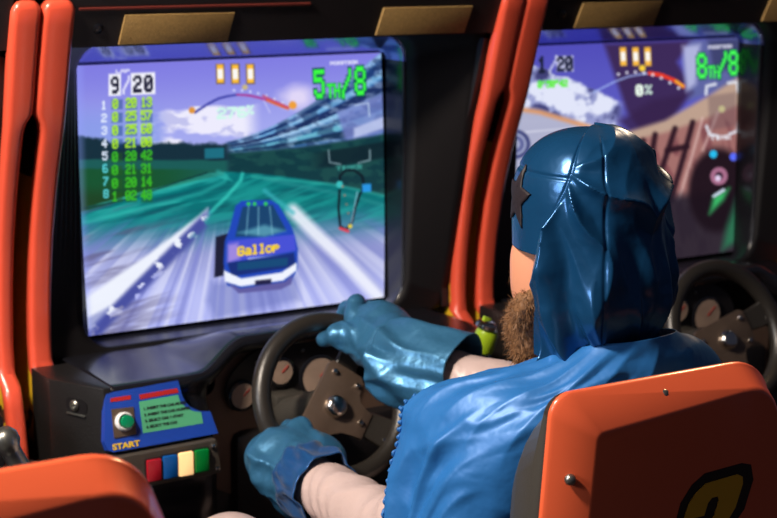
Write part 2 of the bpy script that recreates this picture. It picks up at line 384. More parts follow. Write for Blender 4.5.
def seen_corners(mx):
    """where the four corners of a tube fall in the view; the pictures are laid out in the same units"""
    out = []
    for a, b in ((-.5,.5),(.5,.5),(-.5,-.5),(.5,-.5)):
        q = Vector((mx+.005+a*PW, b*PH*math.sin(PT), PZ+b*PH*math.cos(PT)))-CAM
        out.append((388.5+1650*q.dot(r_)/q.dot(f_), 259-1650*q.dot(u_)/q.dot(f_)))
    return out
def picture_one():
    p = Paint(seen_corners(0)); X, Y = p.X, p.Y
    p.C[:] = np.array((128,124,226))/255.
    p.mix(sm(60,150,Y+.06*(X-80)), (165,170,240))
    hz = 152-.02*(X-80)
    n = p.noise(34,16,3)                                         # clouds
    cl = sm(.30,.46,n + .25*np.exp(-((Y-(126-.03*(X-150)))/15)**2) - .30*np.clip((108-Y)/18,0,1.5) - .22)
    p.mix(cl*sm(132,150,X)*sm(262,240,X), (238,236,254)); p.mix(cl*sm(132,150,X)*sm(262,240,X)*sm(.5,.62,p.noise(14,8,51)), (176,178,232), .7)
    n2 = p.noise(20,12,8)
    p.mix(np.clip(1.25-np.hypot((X-296)/22,(Y-97)/13)+.5*(n2-.5),0,1), (225,215,248))
    p.mix(sm(170,150,X)*sm(96,130,Y)*.5, (120,150,230))
    # grandstand bands sweeping up to the right
    def arc(x, y0, y1, k=1.9): t = np.clip((x-222)/162,0,1); return y0+(y1-y0)*t**k
    top = arc(X,141,50,1.45); bot = arc(X,152,134,1.5)
    st = sm(222,230,X)*sm(-1,2,Y-top)*sm(2,-1,Y-bot)
    s_ = (Y-top)/(bot-top)
    p.mix(st, (64,112,176))
    for a_, b_, c_ in ((.0,.07,(150,190,235)),(.13,.20,(30,60,120)),(.24,.30,(120,180,225)),(.36,.47,(28,44,92)),(.50,.56,(150,200,235)),(.62,.68,(40,90,130)),(.72,.79,(110,190,210)),(.84,.93,(26,60,84))):
        p.mix(st*sm(a_-.03,a_,s_)*sm(b_+.03,b_,s_), c_, .9)
    p.mix(st*sm(.45,.6,p.noise(9,5,5))*.4, (190,215,245)); p.mix(st*sm(.5,.62,p.noise(14,8,15))*.5, (24,40,80))
    p.poly([(335,112),(384,92),(384,132),(345,146)], (118,128,200), .75, 2); p.poly([(352,128),(384,116),(384,128),(352,138)], (200,210,245), .8, 1.5)
    # right dark wall
    p.mix(sm(-2,2,Y-bot)*sm(215,228,X), (18,58,66)); p.mix(sm(-2,2,Y-bot)*sm(222,230,X)*sm(.45,.6,p.noise(12,6,9)), (34,84,80), .6)
    p.mix(sm(0,3,Y-bot-6)*sm(300,330,X)*sm(2,-2,Y-bot-24), (16,34,44), .8)
    # left horizon trees and field
    p.mix(sm(-2,2,Y-(133+7*sm(80,125,X)+6*p.noise(7,6,2)))*sm(232,222,X), (22,48,62))
    p.mix(sm(0,3,Y-(157+2*p.noise(14,4,2)))*sm(230,222,X), (28,92,88))
    p.mix(sm(0,3,Y-(166+2*p.noise(14,4,6)))*sm(230,150,X), (24,84,50)); p.mix(sm(182,200,Y)*sm(200,120,X)*.6, (34,58,30))
    p.rect(203,148,222,158,(30,110,130))
    # road
    edge = np.where(X < 222, 213-.32*(X-80)+.0003*(X-80)**2, 171+.045*(X-222)+.0007*(X-222)**2)
    rd = sm(-1.5,1.5,Y-edge)
    p.mix(rd, (4,112,116)); p.mix(rd*sm(205,258,Y+.05*(X-200)), (140,146,206)); p.mix(rd*sm(245,300,Y), (178,184,244))
    s1 = p.streaks(226,140,20,4); p.mix(rd*sm(.5,.8,s1)*sm(215,260,Y), (232,234,254), .55); p.mix(rd*sm(.5,.25,s1)*sm(205,245,Y), (122,128,206), .55); q_ = p.noise(60,6,44,-.22); p.mix(rd*sm(.48,.7,q_)*sm(235,205,Y)*sm(240,205,X), (52,186,178), .6); p.mix(rd*sm(.45,.25,q_)*sm(245,205,Y), (8,80,92), .6)
    p.mix(rd*sm(.35,.7,p.noise(40,5,12,-.35))*sm(235,210,Y)*.5, (40,180,170)); p.mix(rd*sm(.5,.75,p.noise(60,7,13,-.3))*.6*sm(175,195,Y)*sm(200,120,X), (90,84,120))
    # curved kerb lines far away
    for k in range(5):
        p.line([(90+8*k,207-2*k),(140+7*k,192-k),(185+5*k,180),(208+3*k,173+k),(222+2*k,172+2*k)], 1.2, (60,200,190), .5)
    p.line([(240,173),(238,180),(226,194),(206,214),(192,228)], 3.2, (60,210,196), .8, 1.4); p.line([(216,171),(224,175),(222,181),(200,192),(150,206),(86,222)], 3, (54,190,180), .6, 2); p.line([(262,178),(300,186),(350,196),(384,206)], 3, (50,150,150), .6, 2); p.line([(86,208),(130,198),(180,180),(205,172)], 1.4,(14,50,56),.8)
    # left white line with ragged blue shade
    p.poly([(84,300),(150,252),(196,216),(206,207),(206,216),(166,262),(104,320),(86,334)], (240,244,255), .98, 2)
    rg = p.noise(9,7,21,-.6)
    m = sm(-6,3,(Y-(216+(200-X)*1.04)))*sm(22,10,(Y-(216+(200-X)*1.04)))*sm(212,200,X)
    p.mix(m*sm(.36,.46,rg), (72,80,160))
    p.poly([(88,318),(110,306),(96,332),(88,335)], (86,96,176), .5, 2)
    p.poly([(256,206),(300,236),(345,268),(384,298),(352,300),(312,262),(282,236)], (236,240,252), .0)
    p.line([(290,210),(312,232),(345,262),(378,296)], 13, (242,244,255), .9, 3.5); p.line([(262,190),(290,212)], 4, (60,180,190), .8, 2)
    p.line([(250,176),(330,184),(384,196)], 2.2, (50,170,160), .8, 1.5)
    # the stock car seen from behind
    p.poly([(214,236),(228,232),(222,275),(213,277)], (24,26,52)); p.poly([(210,282),(296,276),(300,300),(214,320),(206,300)], (96,106,180), .5, 4)
    p.poly([(233,205),(239,200),(268,199),(276,204),(290,228),(296,248),(296,268),(290,282),(240,289),(226,285),(222,262),(223,240),(228,226)], (28,70,186))
    p.poly([(240,206),(270,204),(284,230),(262,236),(233,236)], (20,66,110)); p.poly([(236,232),(262,224),(283,230),(262,236)], (120,200,215), .6, 2)
    for x0,x1 in ((246,244),(256,256),(267,270)): p.line([(x0,206),(x1,234)], 1.1, (140,200,220), .7)
    p.poly([(226,240),(292,234),(294,250),(226,262)], (70,80,214)); p.poly([(226,244),(236,242),(238,258),(226,262)], (180,150,226), .8, 2)
    p.text('Gallop', 236, 246, 6.2, 9.5, (255,214,40), 1, .12, -.12, .05)
    p.rect(246,257,284,260,(190,200,255),.8,-.08)
    p.poly([(226,262),(292,252),(294,266),(230,276)], (18,44,120)); p.rect(236,262,286,270,(14,80,120),.8,-.1)
    p.poly([(223,270),(240,278),(280,272),(295,262),(295,270),(282,280),(240,286),(224,281)], (240,244,255))
    p.poly([(226,282),(240,288),(284,281),(292,274),(290,284),(280,289),(238,293)], (96,92,160)); p.rect(254,280,270,285,(30,30,70),1,-.1)
    for x in (246,252,263): p.dot(x,203,2,(50,200,90))
    # heads-up display
    p.rect(109,74,121,96,(240,240,250)); p.text('9', 111.5,77,7,16,(20,20,46),1,0,-.05,.05)
    p.text('/', 123,76,6.5,18,(238,238,255),.9,0)
    p.rect(131,73,155,95,(240,240,250)); p.text('20',133.5,76,7.8,16,(20,20,46),1,.4,-.05,.05)
    p.text('LAP',116,70,4,3,(240,240,255),.8,.2)
    rows = ['0\'20"13','0\'25"57','0\'25"60','0\'21"00','0\'20"42','0\'21"31','0\'20"14','1\'02"48']
    for k in range(9):
        y = 101+12.6*k
        p.text('12345678 '[k], 102+.4*k, y, 4.6, 8.5, (226,236,255) if k < 5 else (90,210,220), .95, 0)
    for k in range(8):
        y = 99+13.2*k; c = (176,240,40) if k < 4 else (60,190,40)
        for q, xx in enumerate((112,126,141)):
            p.rect(xx,y+.5,xx+11,y+10.5,(20,60,120) if k<4 else (40,90,30),.45)
        p.text(rows[k][0],113,y,5.2,9.5,c,.95,0); p.text(rows[k][2:4],126,y-1,4.8,9.5,c,.95,.15); p.text(rows[k][5:7],141,y-1.8,4.8,9.5,c,.95,.15)
    for x in (215.5,230.5,245.5):
        p.rect(x,64,x+8.5,84,(96,80,40)); p.rect(x+1,64.5,x+7.5,83,(255,190,60)); p.rect(x+1.6,69,x+7,79,(252,250,246))
    tac = [(194,112),(200,108),(208,103),(217,98.5),(226,96),(236,94.5),(246,95),(256,97),(266,100),(276,104),(286,108)]
    p.line(tac[:6],2.4,(66,70,170)); p.line(tac[5:9],2.2,(170,60,150)); p.line(tac[8:],3.2,(225,110,60)); p.dot(191,110,3.2,(225,150,60)); p.dot(291,105,4,(240,160,60))
    for k in range(7): p.dot(233+8*k,90+.35*k*k,1.3,(220,226,255),.8)
    p.dot(244,87,2.8,(210,190,120),.9); p.line([(262,100),(268,112)],1,(220,220,250),.7); p.line([(262,96),(286,107)],2.5,(200,70,110),.8)
    p.text('276',216,108,8.5,10.5,(206,250,236),.95,.18,-.06,.1); p.text('%',245,105,7,9,(206,250,236),.9,0)
    def big(t, x, y, cw, ch): p.text(t,x,y,cw,ch,(14,70,70),.9,.2,-.05,.42); p.text(t,x,y,cw,ch,(60,250,70),1,.2,-.05,.02)
    big('5',313,70,10,28); big('TH',326,84,5.8,14); big('/',341,69,9,29); big('8',354,67,10.5,28)
    p.text('POSITION',330,62,3,3,(240,240,255),.8,.15)
    p.line([(354,105),(367,103),(368,116)],1.6,(190,210,235),.8); p.line([(326,150),(327,162),(338,164)],1.4,(150,180,190),.8); p.line([(356,163),(368,160),(368,150)],1.4,(150,180,190),.8)
    p.text('TIMER',334,166,4.4,4,(70,170,160),.8,.2)
    loop = [(338,184),(337,176),(343,170),(352,170),(360,176),(362,186),(357,196),(353,208),(350,222),(344,229),(338,226),(336,208),(337,190)]
    p.line(loop,2.2,(14,22,34)); p.dot(337,184,3.4,(60,190,190)); p.rect(360,184,369,192,(40,150,230)); p.line([(338,228),(346,231)],3,(220,70,90)); p.dot(348,226,2.2,(230,210,70)); p.line([(355,192),(349,224)],1,(190,220,240),.8)
    for k in range(4): p.dot(340+2*k,186+9*k,1,(230,120,90),.7)
    # the tube fades towards its glass edge
    p.mix(sm(8,0,X-(79+.03*(Y-70))), (150,160,250), .35)
    return p.C

def picture_two():
    p = Paint(seen_corners(PITCH+.010)); X, Y = p.X, p.Y
    p.C[:] = np.array((82,78,186))/255.
    p.mix(sm(40,52,Y)*sm(40,90,Y), (96,96,196), .6)
    n = p.noise(16,18,31,.5)
    ridge = 66+.42*(X-535)+10*(p.noise(18,9,4)-.5)
    mt = sm(-2,2,Y-ridge)*sm(632,618,X+.15*(Y-60)); p.mix(mt, (150,156,206)); p.mix(mt*sm(.48,.62,n), (226,230,250)); p.mix(mt*sm(.48,.34,n), (66,66,120))
    p.mix(sm(532,520,X)*sm(50,90,Y), (190,196,232), .7)
    p.poly([(604,44),(692,40),(676,62),(690,88),(668,120),(640,134),(624,110)], (60,40,84), .95, 3)
    p.poly([(690,40),(750,36),(750,82),(686,100),(682,60)], (96,104,160), .9, 3); p.poly([(682,46),(700,44),(694,84),(684,92)], (196,200,236), .8, 3); p.poly([(708,40),(748,38),(748,66),(712,72)], (58,62,104), .85, 3)
    p.poly([(616,120),(650,100),(690,92),(668,118),(632,138)], (54,34,74), .8, 4)
    # the road bottom left and the wall on the right
    p.poly([(510,112),(534,108),(590,126),(640,138),(640,300),(500,310)], (176,178,206), 1, 3); p.line([(512,108),(540,112),(592,128),(620,134)],4,(230,150,90),.9,2)
    st = p.streaks(660,118,30,8); p.mix(sm(.45,.8,st)*sm(118,130,Y)*sm(600,560,X), (230,230,244), .6)
    for r, c in ((15,(60,66,120)),(11,(178,184,214)),(9,(90,96,150)),(5,(176,180,210))): p.dot(516,144,r,c,.9)
    wl = [(622,134),(660,124),(700,102),(750,74),(750,310),(600,310)]
    p.poly(wl, (164,112,108), 1, 2); p.poly([(622,132),(662,120),(702,98),(750,70),(750,100),(704,118),(662,132),(628,140)], (190,160,142), 1, 2.5)
    p.mix(sm(.45,.65,p.noise(8,26,17,-.3))*sm(118,132,Y+.5*(X-700))*sm(628,640,X), (120,66,74), .7)
    for pts in ([(640,140),(630,190)],[(652,134),(642,190)],[(672,128),(648,200)],[(690,122),(668,200)],[(664,150),(684,146)]):
        p.line(pts, 5.5, (44,22,34), .95, 1.5)
    for pts in ([(700,118),(676,200)],[(716,112),(700,150)]): p.line(pts, 2, (230,196,190), .8, 1.5)
    p.mix(sm(186,200,Y+.05*X-35), (28,26,40), .85)
    dk = sm(1.15,.85,np.hypot((X-716)/30,(Y-190)/42)); p.mix(dk, (26,14,24), .95)
    p.poly([(726,226),(748,160),(748,236),(722,250)], (44,120,84), .9, 4); p.poly([(712,196),(728,188),(722,200),(708,214)], (60,200,110), .9, 3)
    p.dot(717,176,9,(170,110,140)); p.dot(717,176,4,(40,20,40)); p.dot(716,178,3,(230,210,240))
    p.dot(711,154,4,(40,190,240)); p.dot(732,157,4,(90,110,255)); p.line([(712,196),(722,190)],3,(220,230,255),.9)
    # heads-up display
    p.text('1',538,57,8,16,(30,34,60),1,0,-.04,.15); p.text('/',549,56,8,18,(210,214,240),.8,0); p.rect(556,56,573,72,(224,226,244),.8); p.text('20',557,57,6.6,14,(30,34,60),1,.25,-.04,.15)
    p.text("0'50\"42",538,81,3.8,7,(90,240,60),.95,.1)
    for x in (619,631.5,643.5): p.rect(x,47,x+7,66,(120,90,60)); p.rect(x+.6,47.5,x+6.4,65.5,(255,190,70)); p.rect(x+1.2,52,x+5.8,61,(252,250,246))
    p.line([(592,92),(602,87),(614,81),(628,76),(641,74),(650,73)],1.6,(160,180,240),.9); p.line([(648,73),(660,75),(672,80),(681,86)],4,(235,60,40)); p.line([(674,81),(681,86)],3,(245,170,50))
    for k in range(8): p.dot(617+8.5*k,74-4*math.sin(k*.45)+.28*k*k,1.5,(240,240,255),.9)
    p.dot(641,68,3.2,(250,210,60)); p.text('0',634,85,6.5,10,(240,255,240),1,0,-.03,.2); p.text('%',643,85,6.5,9,(220,250,230),.9,0)
    def big(t, x, y, cw, ch): p.text(t,x,y,cw,ch,(20,80,70),.9,.2,-.03,.45); p.text(t,x,y,cw,ch,(70,250,90),1,.2,-.03,.04)
    big('8',696,54,9.5,24); big('TH',707,66,4.8,12); big('/',717,52,9,26); big('8',728,51,9.5,24)
    p.text('POSITION',708,46,2.6,3,(230,230,245),.8,.15)
    for pts in ([(704,94),(705,86),(714,84)],[(727,83),(736,82),(737,92)],[(704,126),(707,134),(716,136)],[(728,134),(736,131),(737,122)]): p.line(pts,3,(224,228,240),.9)
    p.text('TIME',708,136,4.6,4,(230,230,240),.9,.2); p.dot(720,109,3.4,(250,246,170)); p.poly([(706,96),(735,92),(735,126),(707,130)],(90,70,80),.35,2)
    return p.C

def screen_material(name):
    m = bpy.data.materials.new(name); m.use_nodes = True; nt = m.node_tree; b = nt.nodes['Principled BSDF']
    b.inputs['Base Color'].default_value = (.01,.01,.012,1); b.inputs['Roughness'].default_value = .25
    b.inputs['Specular IOR Level'].default_value = .12
    a = nt.nodes.new('ShaderNodeVertexColor'); a.layer_name = 'picture'
    nt.links.new(a.outputs['Color'], b.inputs['Emission Color']); b.inputs['Emission Strength'].default_value = 1.0
    return m
SCR = screen_material('lit_screen')
def make_screen(parent, C, dx=0):
    """curved picture tube carrying the game picture"""
    H, W = C.shape[:2]; nx, ny = 440, 352
    a = np.linspace(-.5,.5,nx); b = np.linspace(.5,-.5,ny); A, B = np.meshgrid(a,b)
    bulge = -.010*(1-(A*2)**2)*(1-(B*2)**2)
    X = .005+dx+A*PW*(1+.012*(1-(B*2)**2)); Z = PZ+B*PH*math.cos(PT); Y = B*PH*math.sin(PT)+bulge
    v = np.stack([X,Y,Z],-1).reshape(-1,3); i = np.arange(nx*ny).reshape(ny,nx)
    f = np.stack([i[:-1,:-1],i[1:,:-1],i[1:,1:],i[:-1,1:]],-1).reshape(-1,4)
    o = pyd('screen', v, f, SCR, parent, angle=180)
    ii = np.clip(((.5-B)*H).astype(int),0,H-1); jj = np.clip(((A+.5)*W).astype(int),0,W-1)
    Cb = C.copy()
    Cb[1:-1,1:-1] = (C[1:-1,1:-1]*2+C[:-2,1:-1]+C[2:,1:-1]+C[1:-1,:-2]+C[1:-1,2:])/6
    rgb = lin(Cb[ii,jj]).reshape(-1,3); at = o.data.color_attributes.new('picture','FLOAT_COLOR','POINT')
    at.data.foreach_set('color', np.concatenate([rgb,np.ones((len(rgb),1))],1).astype(np.float32).ravel())
    return o

# ------------------------------------------------------------------ room
def structure(name, *b, m):
    bm = bmesh.new(); add_box(bm, *b); o = bmo(name, bm, M[m], smooth=False); o['kind'] = 'structure'; return o
structure('floor', -4,4,-5,2.2,-.05,0, m='carpet')
structure('wall_back', -4,4,1.6,1.7,0,3.2, m='wall')

# ------------------------------------------------------------------ arcade cabinets
PITCH = .894
YF = [(2.05,-.40),(1.62,-.30),(1.45,-.262),(1.40,-.245),(1.31,-.215),(1.21,-.185),(1.11,-.145),(1.02,-.118),(.92,-.100),(.84,-.095),(.795,-.098),(.775,-.128),(.72,-.142),(.63,-.158),(.3,-.20),(0.0,-.22)]
def yfront(z):
    zs = [p[0] for p in YF][::-1]; ys = [p[1] for p in YF][::-1]; return float(np.interp(z, zs, ys))
def side_frame(parent, s):
    """curved red side frame; s=-1 left, +1 right"""
    rings = []
    zs = np.concatenate([np.linspace(0,.7,8),np.linspace(.73,.86,9),np.linspace(.9,1.18,8),np.linspace(1.2,1.26,5),np.linspace(1.3,1.392,5),[1.400,1.405,1.407]])
    for z in zs:
        y = yfront(z); sh = {1.400:.003,1.405:.007,1.407:.012}.get(round(float(z),3),0)
        outer = (.427 if s < 0 else .440)+(.012 if s < 0 else .013)*float(sm(1.205,1.235,z))-sh
        inner = float(np.interp(z,(.8,.92,1.38),(.390,.389,.387) if s < 0 else (.414,.414,.407)))+sh
        if z < .80: inner -= .004
        d = .030-sh; r = .010; y += sh; P = []
        for cx, cy, a0 in ((outer-r,y+d-r,0),(inner+r,y+d-r,90),(inner+r,y+r,180),(outer-r,y+r,270)):
            for k in range(5):
                t = R(a0+90*k/4); P.append((s*(cx+r*math.cos(t)), cy+r*math.sin(t), z))
        rings.append(P)
    v, f = loft(rings)
    if s > 0: f = [q[::-1] for q in f]
    o = pyd('side_frame', v, f, M['red'], parent, angle=50)
    return o
def cabinet(mx, label, pic=None, full=True, wheel_turn=0, knob=None, wheel_dx=0):
    t = empty('arcade_cabinet', (mx,0,0), label, 'arcade machine', 'side by side racing arcade cabinets')
    # body behind everything
    bm = bmesh.new()
    add_box(bm,-.43,.43,.06,.80,0,2.0,.01); add_box(bm,-.43,.43,-.06,.1,0,.60,.01)
    bmo('cabinet_body', bm, M['black'], t)
    for s in (-1,1):
        side_frame(t, s)
        bm = bmesh.new()
        pr = [(yfront(z)+.030, z) for z in np.linspace(.02,1.95,30)]+[(.78,1.95),(.78,.02)]
        Mx = frame((s*.420,0,0),(0,1,0),(0,0,1)); prism(bm, pr, -.003, .003, Mx); bmo('side_panel', bm, M['art'], t, smooth=False)
    # header with the two gold speaker grilles
    hz0, hz1 = 1.331, 1.98
    def hy(z): return -.205-(z-hz0)*.42
    bm = bmesh.new()
    prism(bm, [(hy(hz0),hz0),(hy(hz1),hz1),(hy(hz1)+.3,hz1),(.1,hz0+.02)], -.395,.410, frame((0,0,0),(0,1,0),(0,0,1)))
    hp = bmo('header_panel', bm, M['black'], t, smooth=False)
    Fh = frame((0,hy(hz0),hz0),(1,0,0),(0,-.42,1))
    L = math.hypot(1,.42)
    for x0,x1 in ((-.308,-.120),(.160,.342)):
        bm = bmesh.new(); prism(bm, [(x0,.004*L),(x1,.003*L),(x1+.004,.050*L),(x0+.004,.051*L)], -.002,.004, Fh, .0015); bmo('speaker_grille', bm, M['gold'], hp)
    bm = bmesh.new(); prism(bm, [(-.38,.060*L),(.02,.060*L),(.02,.063*L),(-.38,.063*L)], 0,.004, Fh); bmo('red_light_strip', bm, M['dim_red'], hp)
    bm = bmesh.new(); add_lathe(bm, [(.0,.0),(.009,.0),(.009,.002),(.005,.004)], Fh@Vector((-.345,.03*L,0)), Fh.to_3x3()@Vector((0,0,1)),16); bmo('lamp_lens', bm, M['gloss'], hp)
    # glossy bezel flaring from the tube to the frame
    def ring(x0,x1,z0,z1,r,yf):
        return [(p[0], yf(p[1]), p[1]) for p in rrect(x0,x1,z0,z1,r,8)]
    ins = ring(-.306,.310,PZ-.240,PZ+.2335,.012,lambda z: (z-PZ)*math.tan(PT)+.002)
    mid = ring(-.324,.318,PZ-.246,PZ+.2790,.058,lambda z: -.060)
    out = ring(-.394,.412,.795,hz0+.006,.030,lambda z: min(yfront(z)+.035,-.062) if z>.9 else -.062)
    dense = lambda A,B,n: [[tuple((1-k/n)*np.array(a)+k/n*np.array(b)) for a,b in zip(A,B)] for k in range(n+1)]
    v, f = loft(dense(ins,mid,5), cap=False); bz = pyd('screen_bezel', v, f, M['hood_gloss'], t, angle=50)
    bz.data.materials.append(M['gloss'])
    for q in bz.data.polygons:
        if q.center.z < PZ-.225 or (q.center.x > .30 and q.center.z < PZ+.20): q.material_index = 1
    sd = bz.modifiers.new('thickness','SOLIDIFY'); sd.thickness = .003; sd.offset = 0
    v, f = loft(dense(mid,out,6), cap=False); bz = pyd('bezel_shroud', v, f, M['matte'], t, angle=50)
    sd = bz.modifiers.new('thickness','SOLIDIFY'); sd.thickness = .003; sd.offset = 0
    # tube surround behind the picture
    bm = bmesh.new(); add_box(bm,-.33,.34,.012,.06,PZ-.26,PZ+.27); bmo('tube_surround', bm, M['gloss'], t)
    # inner side cheeks; the right one carries the vent slots
    for s in (-1,1):
        bm = bmesh.new(); pr = [(yfront(z)+.03, z) for z in np.linspace(.80,1.32,14)]+[(.07,1.32),(.07,.80)]
        prism(bm, pr, -.008,.008, frame(((-.388 if s < 0 else .408),0,0),(0,1,0),(0,0,1))); ck = bmo('inner_cheek', bm, M['black'], t, smooth=False)
    if pic is not None: make_screen(t, pic, .010 if mx > 0 else 0)
    if not full:
        bm = bmesh.new(); add_box(bm,-.365,.365,-.27,.06,.55,.79,.02); bmo('dashboard', bm, M['black'], t)
    else:
        dashboard(t); steering_wheel(t, wheel_turn, wheel_dx)
    if knob: shifter(t, knob)
    return t

def dash_top(x, y):
    """height of the dash: a shelf under the screen rising to a cowl over the gauges"""
    h = .040*sm(-.20,-.10,x)*sm(.24,.16,x); k = sm(-.02,-.20,y)
    return .797 + (-y)*.012 + h*k
def dash_front(x): return -.272+.045*sm(-.24,-.10,x)*sm(.28,.16,x)
def dashboard(t):
    xs = np.linspace(-.366,.366,75); ss = np.linspace(0,1,22); G = []
    for x in xs:
        row = []; yf = dash_front(x); yb = .01
        for s_ in ss: y = yb+(yf-yb)*s_; row.append((x,y,dash_top(x,y)))
        zt = dash_top(x,yf)
        # rolled lip, then the front
        deep = sm(-.195,-.17,x)*sm(.27,.25,x)
        row += [(x,yf-.006,zt-.004),(x,yf-.007,zt-.010),(x,yf-.002,zt-.018-.0*deep)]
        yy = yf+.075*deep
        row += [(x,yf-.001+.03*deep,zt-.03),(x,yy-.004,zt-.045),(x,yy-.035*(1-deep),.690),(x,yy-.040*(1-deep)+.0,.64),(x,yy-.04*(1-deep),.56)]
        G.append(row)
    o = grid_obj('dashboard', np.array(G), M['gloss'], t, .004)
    # lower dark console under the dash
    bm = bmesh.new(); add_box(bm,-.362,.362,-.20,-.03,.30,.585,.01); add_box(bm,-.12,.22,-.225,-.1,.40,.672,.02); bmo('lower_console', bm, M['black'], t)
    # black side box with a slanted face and a key lock, left of the card
    bm = bmesh.new(); add = bmesh.new(); plan = [(-.3665,-.10),(-.430,-.10),(-.430,-.180),(-.380,-.288),(-.3665,-.288)]
    lo_ = [add.verts.new((x,y,.50)) for x,y in plan]; hi_ = [add.verts.new((x,y,.7985-.03*y)) for x,y in plan]
    add.faces.new(lo_[::-1]); add.faces.new(hi_)
    for q in range(5): add.faces.new((lo_[q],lo_[(q+1)%5],hi_[(q+1)%5],hi_[q]))
    bmesh.ops.bevel(add, geom=[e for e in add.edges if e.verts[0].co.y < -.15 and e.verts[1].co.y < -.15], offset=.0025, segments=2, affect='EDGES', profile=.5)
    join(bm, add); sb = bmo('side_box', bm, M['side'], t, angle=30)
    fn = Vector((-.108,-.050,0)).normalized(); fm = Vector((-.4055,-.2330,.770))
    Fl = frame(fm,(-.050,.108,0),(0,0,1)) if Vector((.050,-.108,0)).cross(Vector((0,0,1))).dot(fn) < 0 else frame(fm,(.050,-.108,0),(0,0,1))
    bm = bmesh.new(); prism(bm, rrect(-.020,.026,-.012,.012,.011,6), -.001*1, .0012, Fl); bmo('lock_recess', bm, M['matte'], sb)
    bm = bmesh.new(); add_lathe(bm, [(0,0),(.0085,0),(.0090,.003),(.0065,.006),(.005,.006),(.004,.002)], fm+fn*.001, fn, 20); bmo('key_lock', bm, M['dchrome'], sb)
    bm = bmesh.new(); add_box(bm,-.018,.022,-.016,-.0135,-.001,.004,.0008,Fl); bmo('lock_lip', bm, M['dchrome'], sb)
    # blue instruction card (u right, v down the slope)
    Fc = frame((-.375,-.287,.795),(1,0,0),(0,.04,.11)); Fc = Fc@Matrix.Diagonal((1,-1,1,1))
    def pr(pts, d0, d1, m, name, parent, bev=0):
        bm = bmesh.new(); prism(bm, pts, d0, d1, Fc, bev); return bmo(name, bm, M[m], parent, smooth=False)
    card = pr([(.0006,-.004),(.060,-.005),(.123,-.007),(.1257,.0176),(.1290,.028),(.1355,.037),(.1440,.043),(.1530,.0475),(.1700,.0500),(.1772,.0872),(-.0025,.0890),(-.012,.084),(-.0155,.0696),(-.008,.030),(-.004,.006)], -.012,.0020,'blue_card','instruction_card',t)
    pr([(.0055,.0049),(.0391,.0050),(.0385,.0115),(.0045,.0111)],.001,.0026,'red_card','red_label',card)
    pr([(.0540,.0062),(.1189,.0050),(.1205,.0125),(.0536,.0140)],.001,.0026,'red_card','red_label',card)
    pr([(.0515,.0172),(.1190,.0160),(.1205,.0260),(.1240,.0325),(.1321,.0412),(.1430,.0465),(.1536,.0493),(.1540,.0673),(.0499,.0673)],.001,.0025,'green_card','green_panel',card)
    bp = pr([(.0035,.0221),(.0401,.0236),(.0381,.067),(.001,.0675)],.001,.0040,'plate','button_plate',card)
    nrm = Fc.to_3x3()@Vector((0,0,1)); c0 = Fc@Vector((.0205,.0445,.004))
    bm = bmesh.new(); add_lathe(bm, [(.0,.0),(.0150,.0),(.0150,.006),(.0125,.009),(.0115,.009),(.0115,.004)], c0, nrm, 36); bmo('start_button_ring', bm, M['white'], card)
    bm = bmesh.new(); add_lathe(bm, [(.0,.0),(.0105,.0),(.0105,.012),(.0095,.0135),(0.004,.0145)], c0+Vector((.0022,0,-.001)), nrm, 32); bmo('start_button', bm, M['green_b'], card)
    Ft = lambda u,v: Fc@Matrix.Translation((u,v,.0028))@Matrix.Diagonal((1,-1,1,1))
    text_mesh('start_lettering','START',.0125,M['yellow'],card,Ft(-.004,.0855),.0003,.0004,1.25)
    for k,(s_,v_) in enumerate((('1. INSERT THE CAR MODE',.0318),('2. INSERT THE CAR NUMBER',.0415),('3. SELECT CAR & START',.0512),('4. SELECT THE CAR',.0608))):
        text_mesh('instruction_line', s_, .0062, M['ink'], card, Ft(.0565,v_), .0002,.0003,1.0)
    for k,(a,b,c) in enumerate(((.088,.120,.0795),(.136,.150,.074),(.150,.168,.070))):     # worn pale scuffs
        pass
    # metal strip with four square buttons
    Fs = frame((-.375,-.327,.685),(1,0,0),(0,0,1))@Matrix.Diagonal((1,-1,1,1))
    bm = bmesh.new(); prism(bm, [(-.016,-.0195),(.1686,-.0222),(.1700,-.020),(.1775,.0330),(.1760,.0351),(-.016,.0362)], -.02,.002, Fs, .001); strip = bmo('button_strip', bm, M['strip'], t, smooth=False)
    for (a,b,c,d), m in (((.0459,.0700,-.0094,.0263),'b_red'),((.0733,.0975,-.0112,.0260),'b_blue'),((.1005,.1250,-.0120,.0265),'b_yel'),((.1285,.1525,-.0120,.0250),'b_grn')):
        bm = bmesh.new(); prism(bm, rrect(a-.0018,b+.0018,c-.0018,d+.0018,.002,2), .002,.005, Fs)
        rim = bmo('button_frame', bm, M['black'], strip, smooth=False)
        bm = bmesh.new(); prism(bm, rrect(a,b,c,d,.002,2), .004,.0105, Fs, .0015); bmo('push_button', bm, M[m], strip)
    for a,b in ((.1625,-.0125),(.1695,.0265)):
        bm = bmesh.new(); add_lathe(bm, [(0,0),(.0045,0),(.004,.003),(.0015,.004)], Fs@Vector((a,b,.002)),(0,-1,0),14); bmo('screw', bm, M['chrome'], strip)
    # brown gauge panel
    Fg = frame((0,-.210,0),(1,0,0),(0,0,1))
    big = [( -.045+.150*math.cos(a), .715+.118*math.sin(a)) for a in np.linspace(R(175),R(5),26)]
    poly = [(-.198,.60)]+[(-.198,.66)]+big+[(.235,.70),(.235,.56),(-.12,.56)]
    bm = bmesh.new(); prism(bm, poly, -.004,.0, frame((0,-.205,0),(1,0,0),(0,0,1)), .0); gp = bmo('gauge_panel', bm, M['panel'], t, smooth=False)
    bm = bmesh.new(); prism(bm, [( -.005+.128*math.cos(a), .745+.078*math.sin(a)) for a in np.linspace(R(205),R(-25),30)], 0,.006, Fg, .001); cl = bmo('gauge_cluster', bm, M['black'], t, smooth=False)
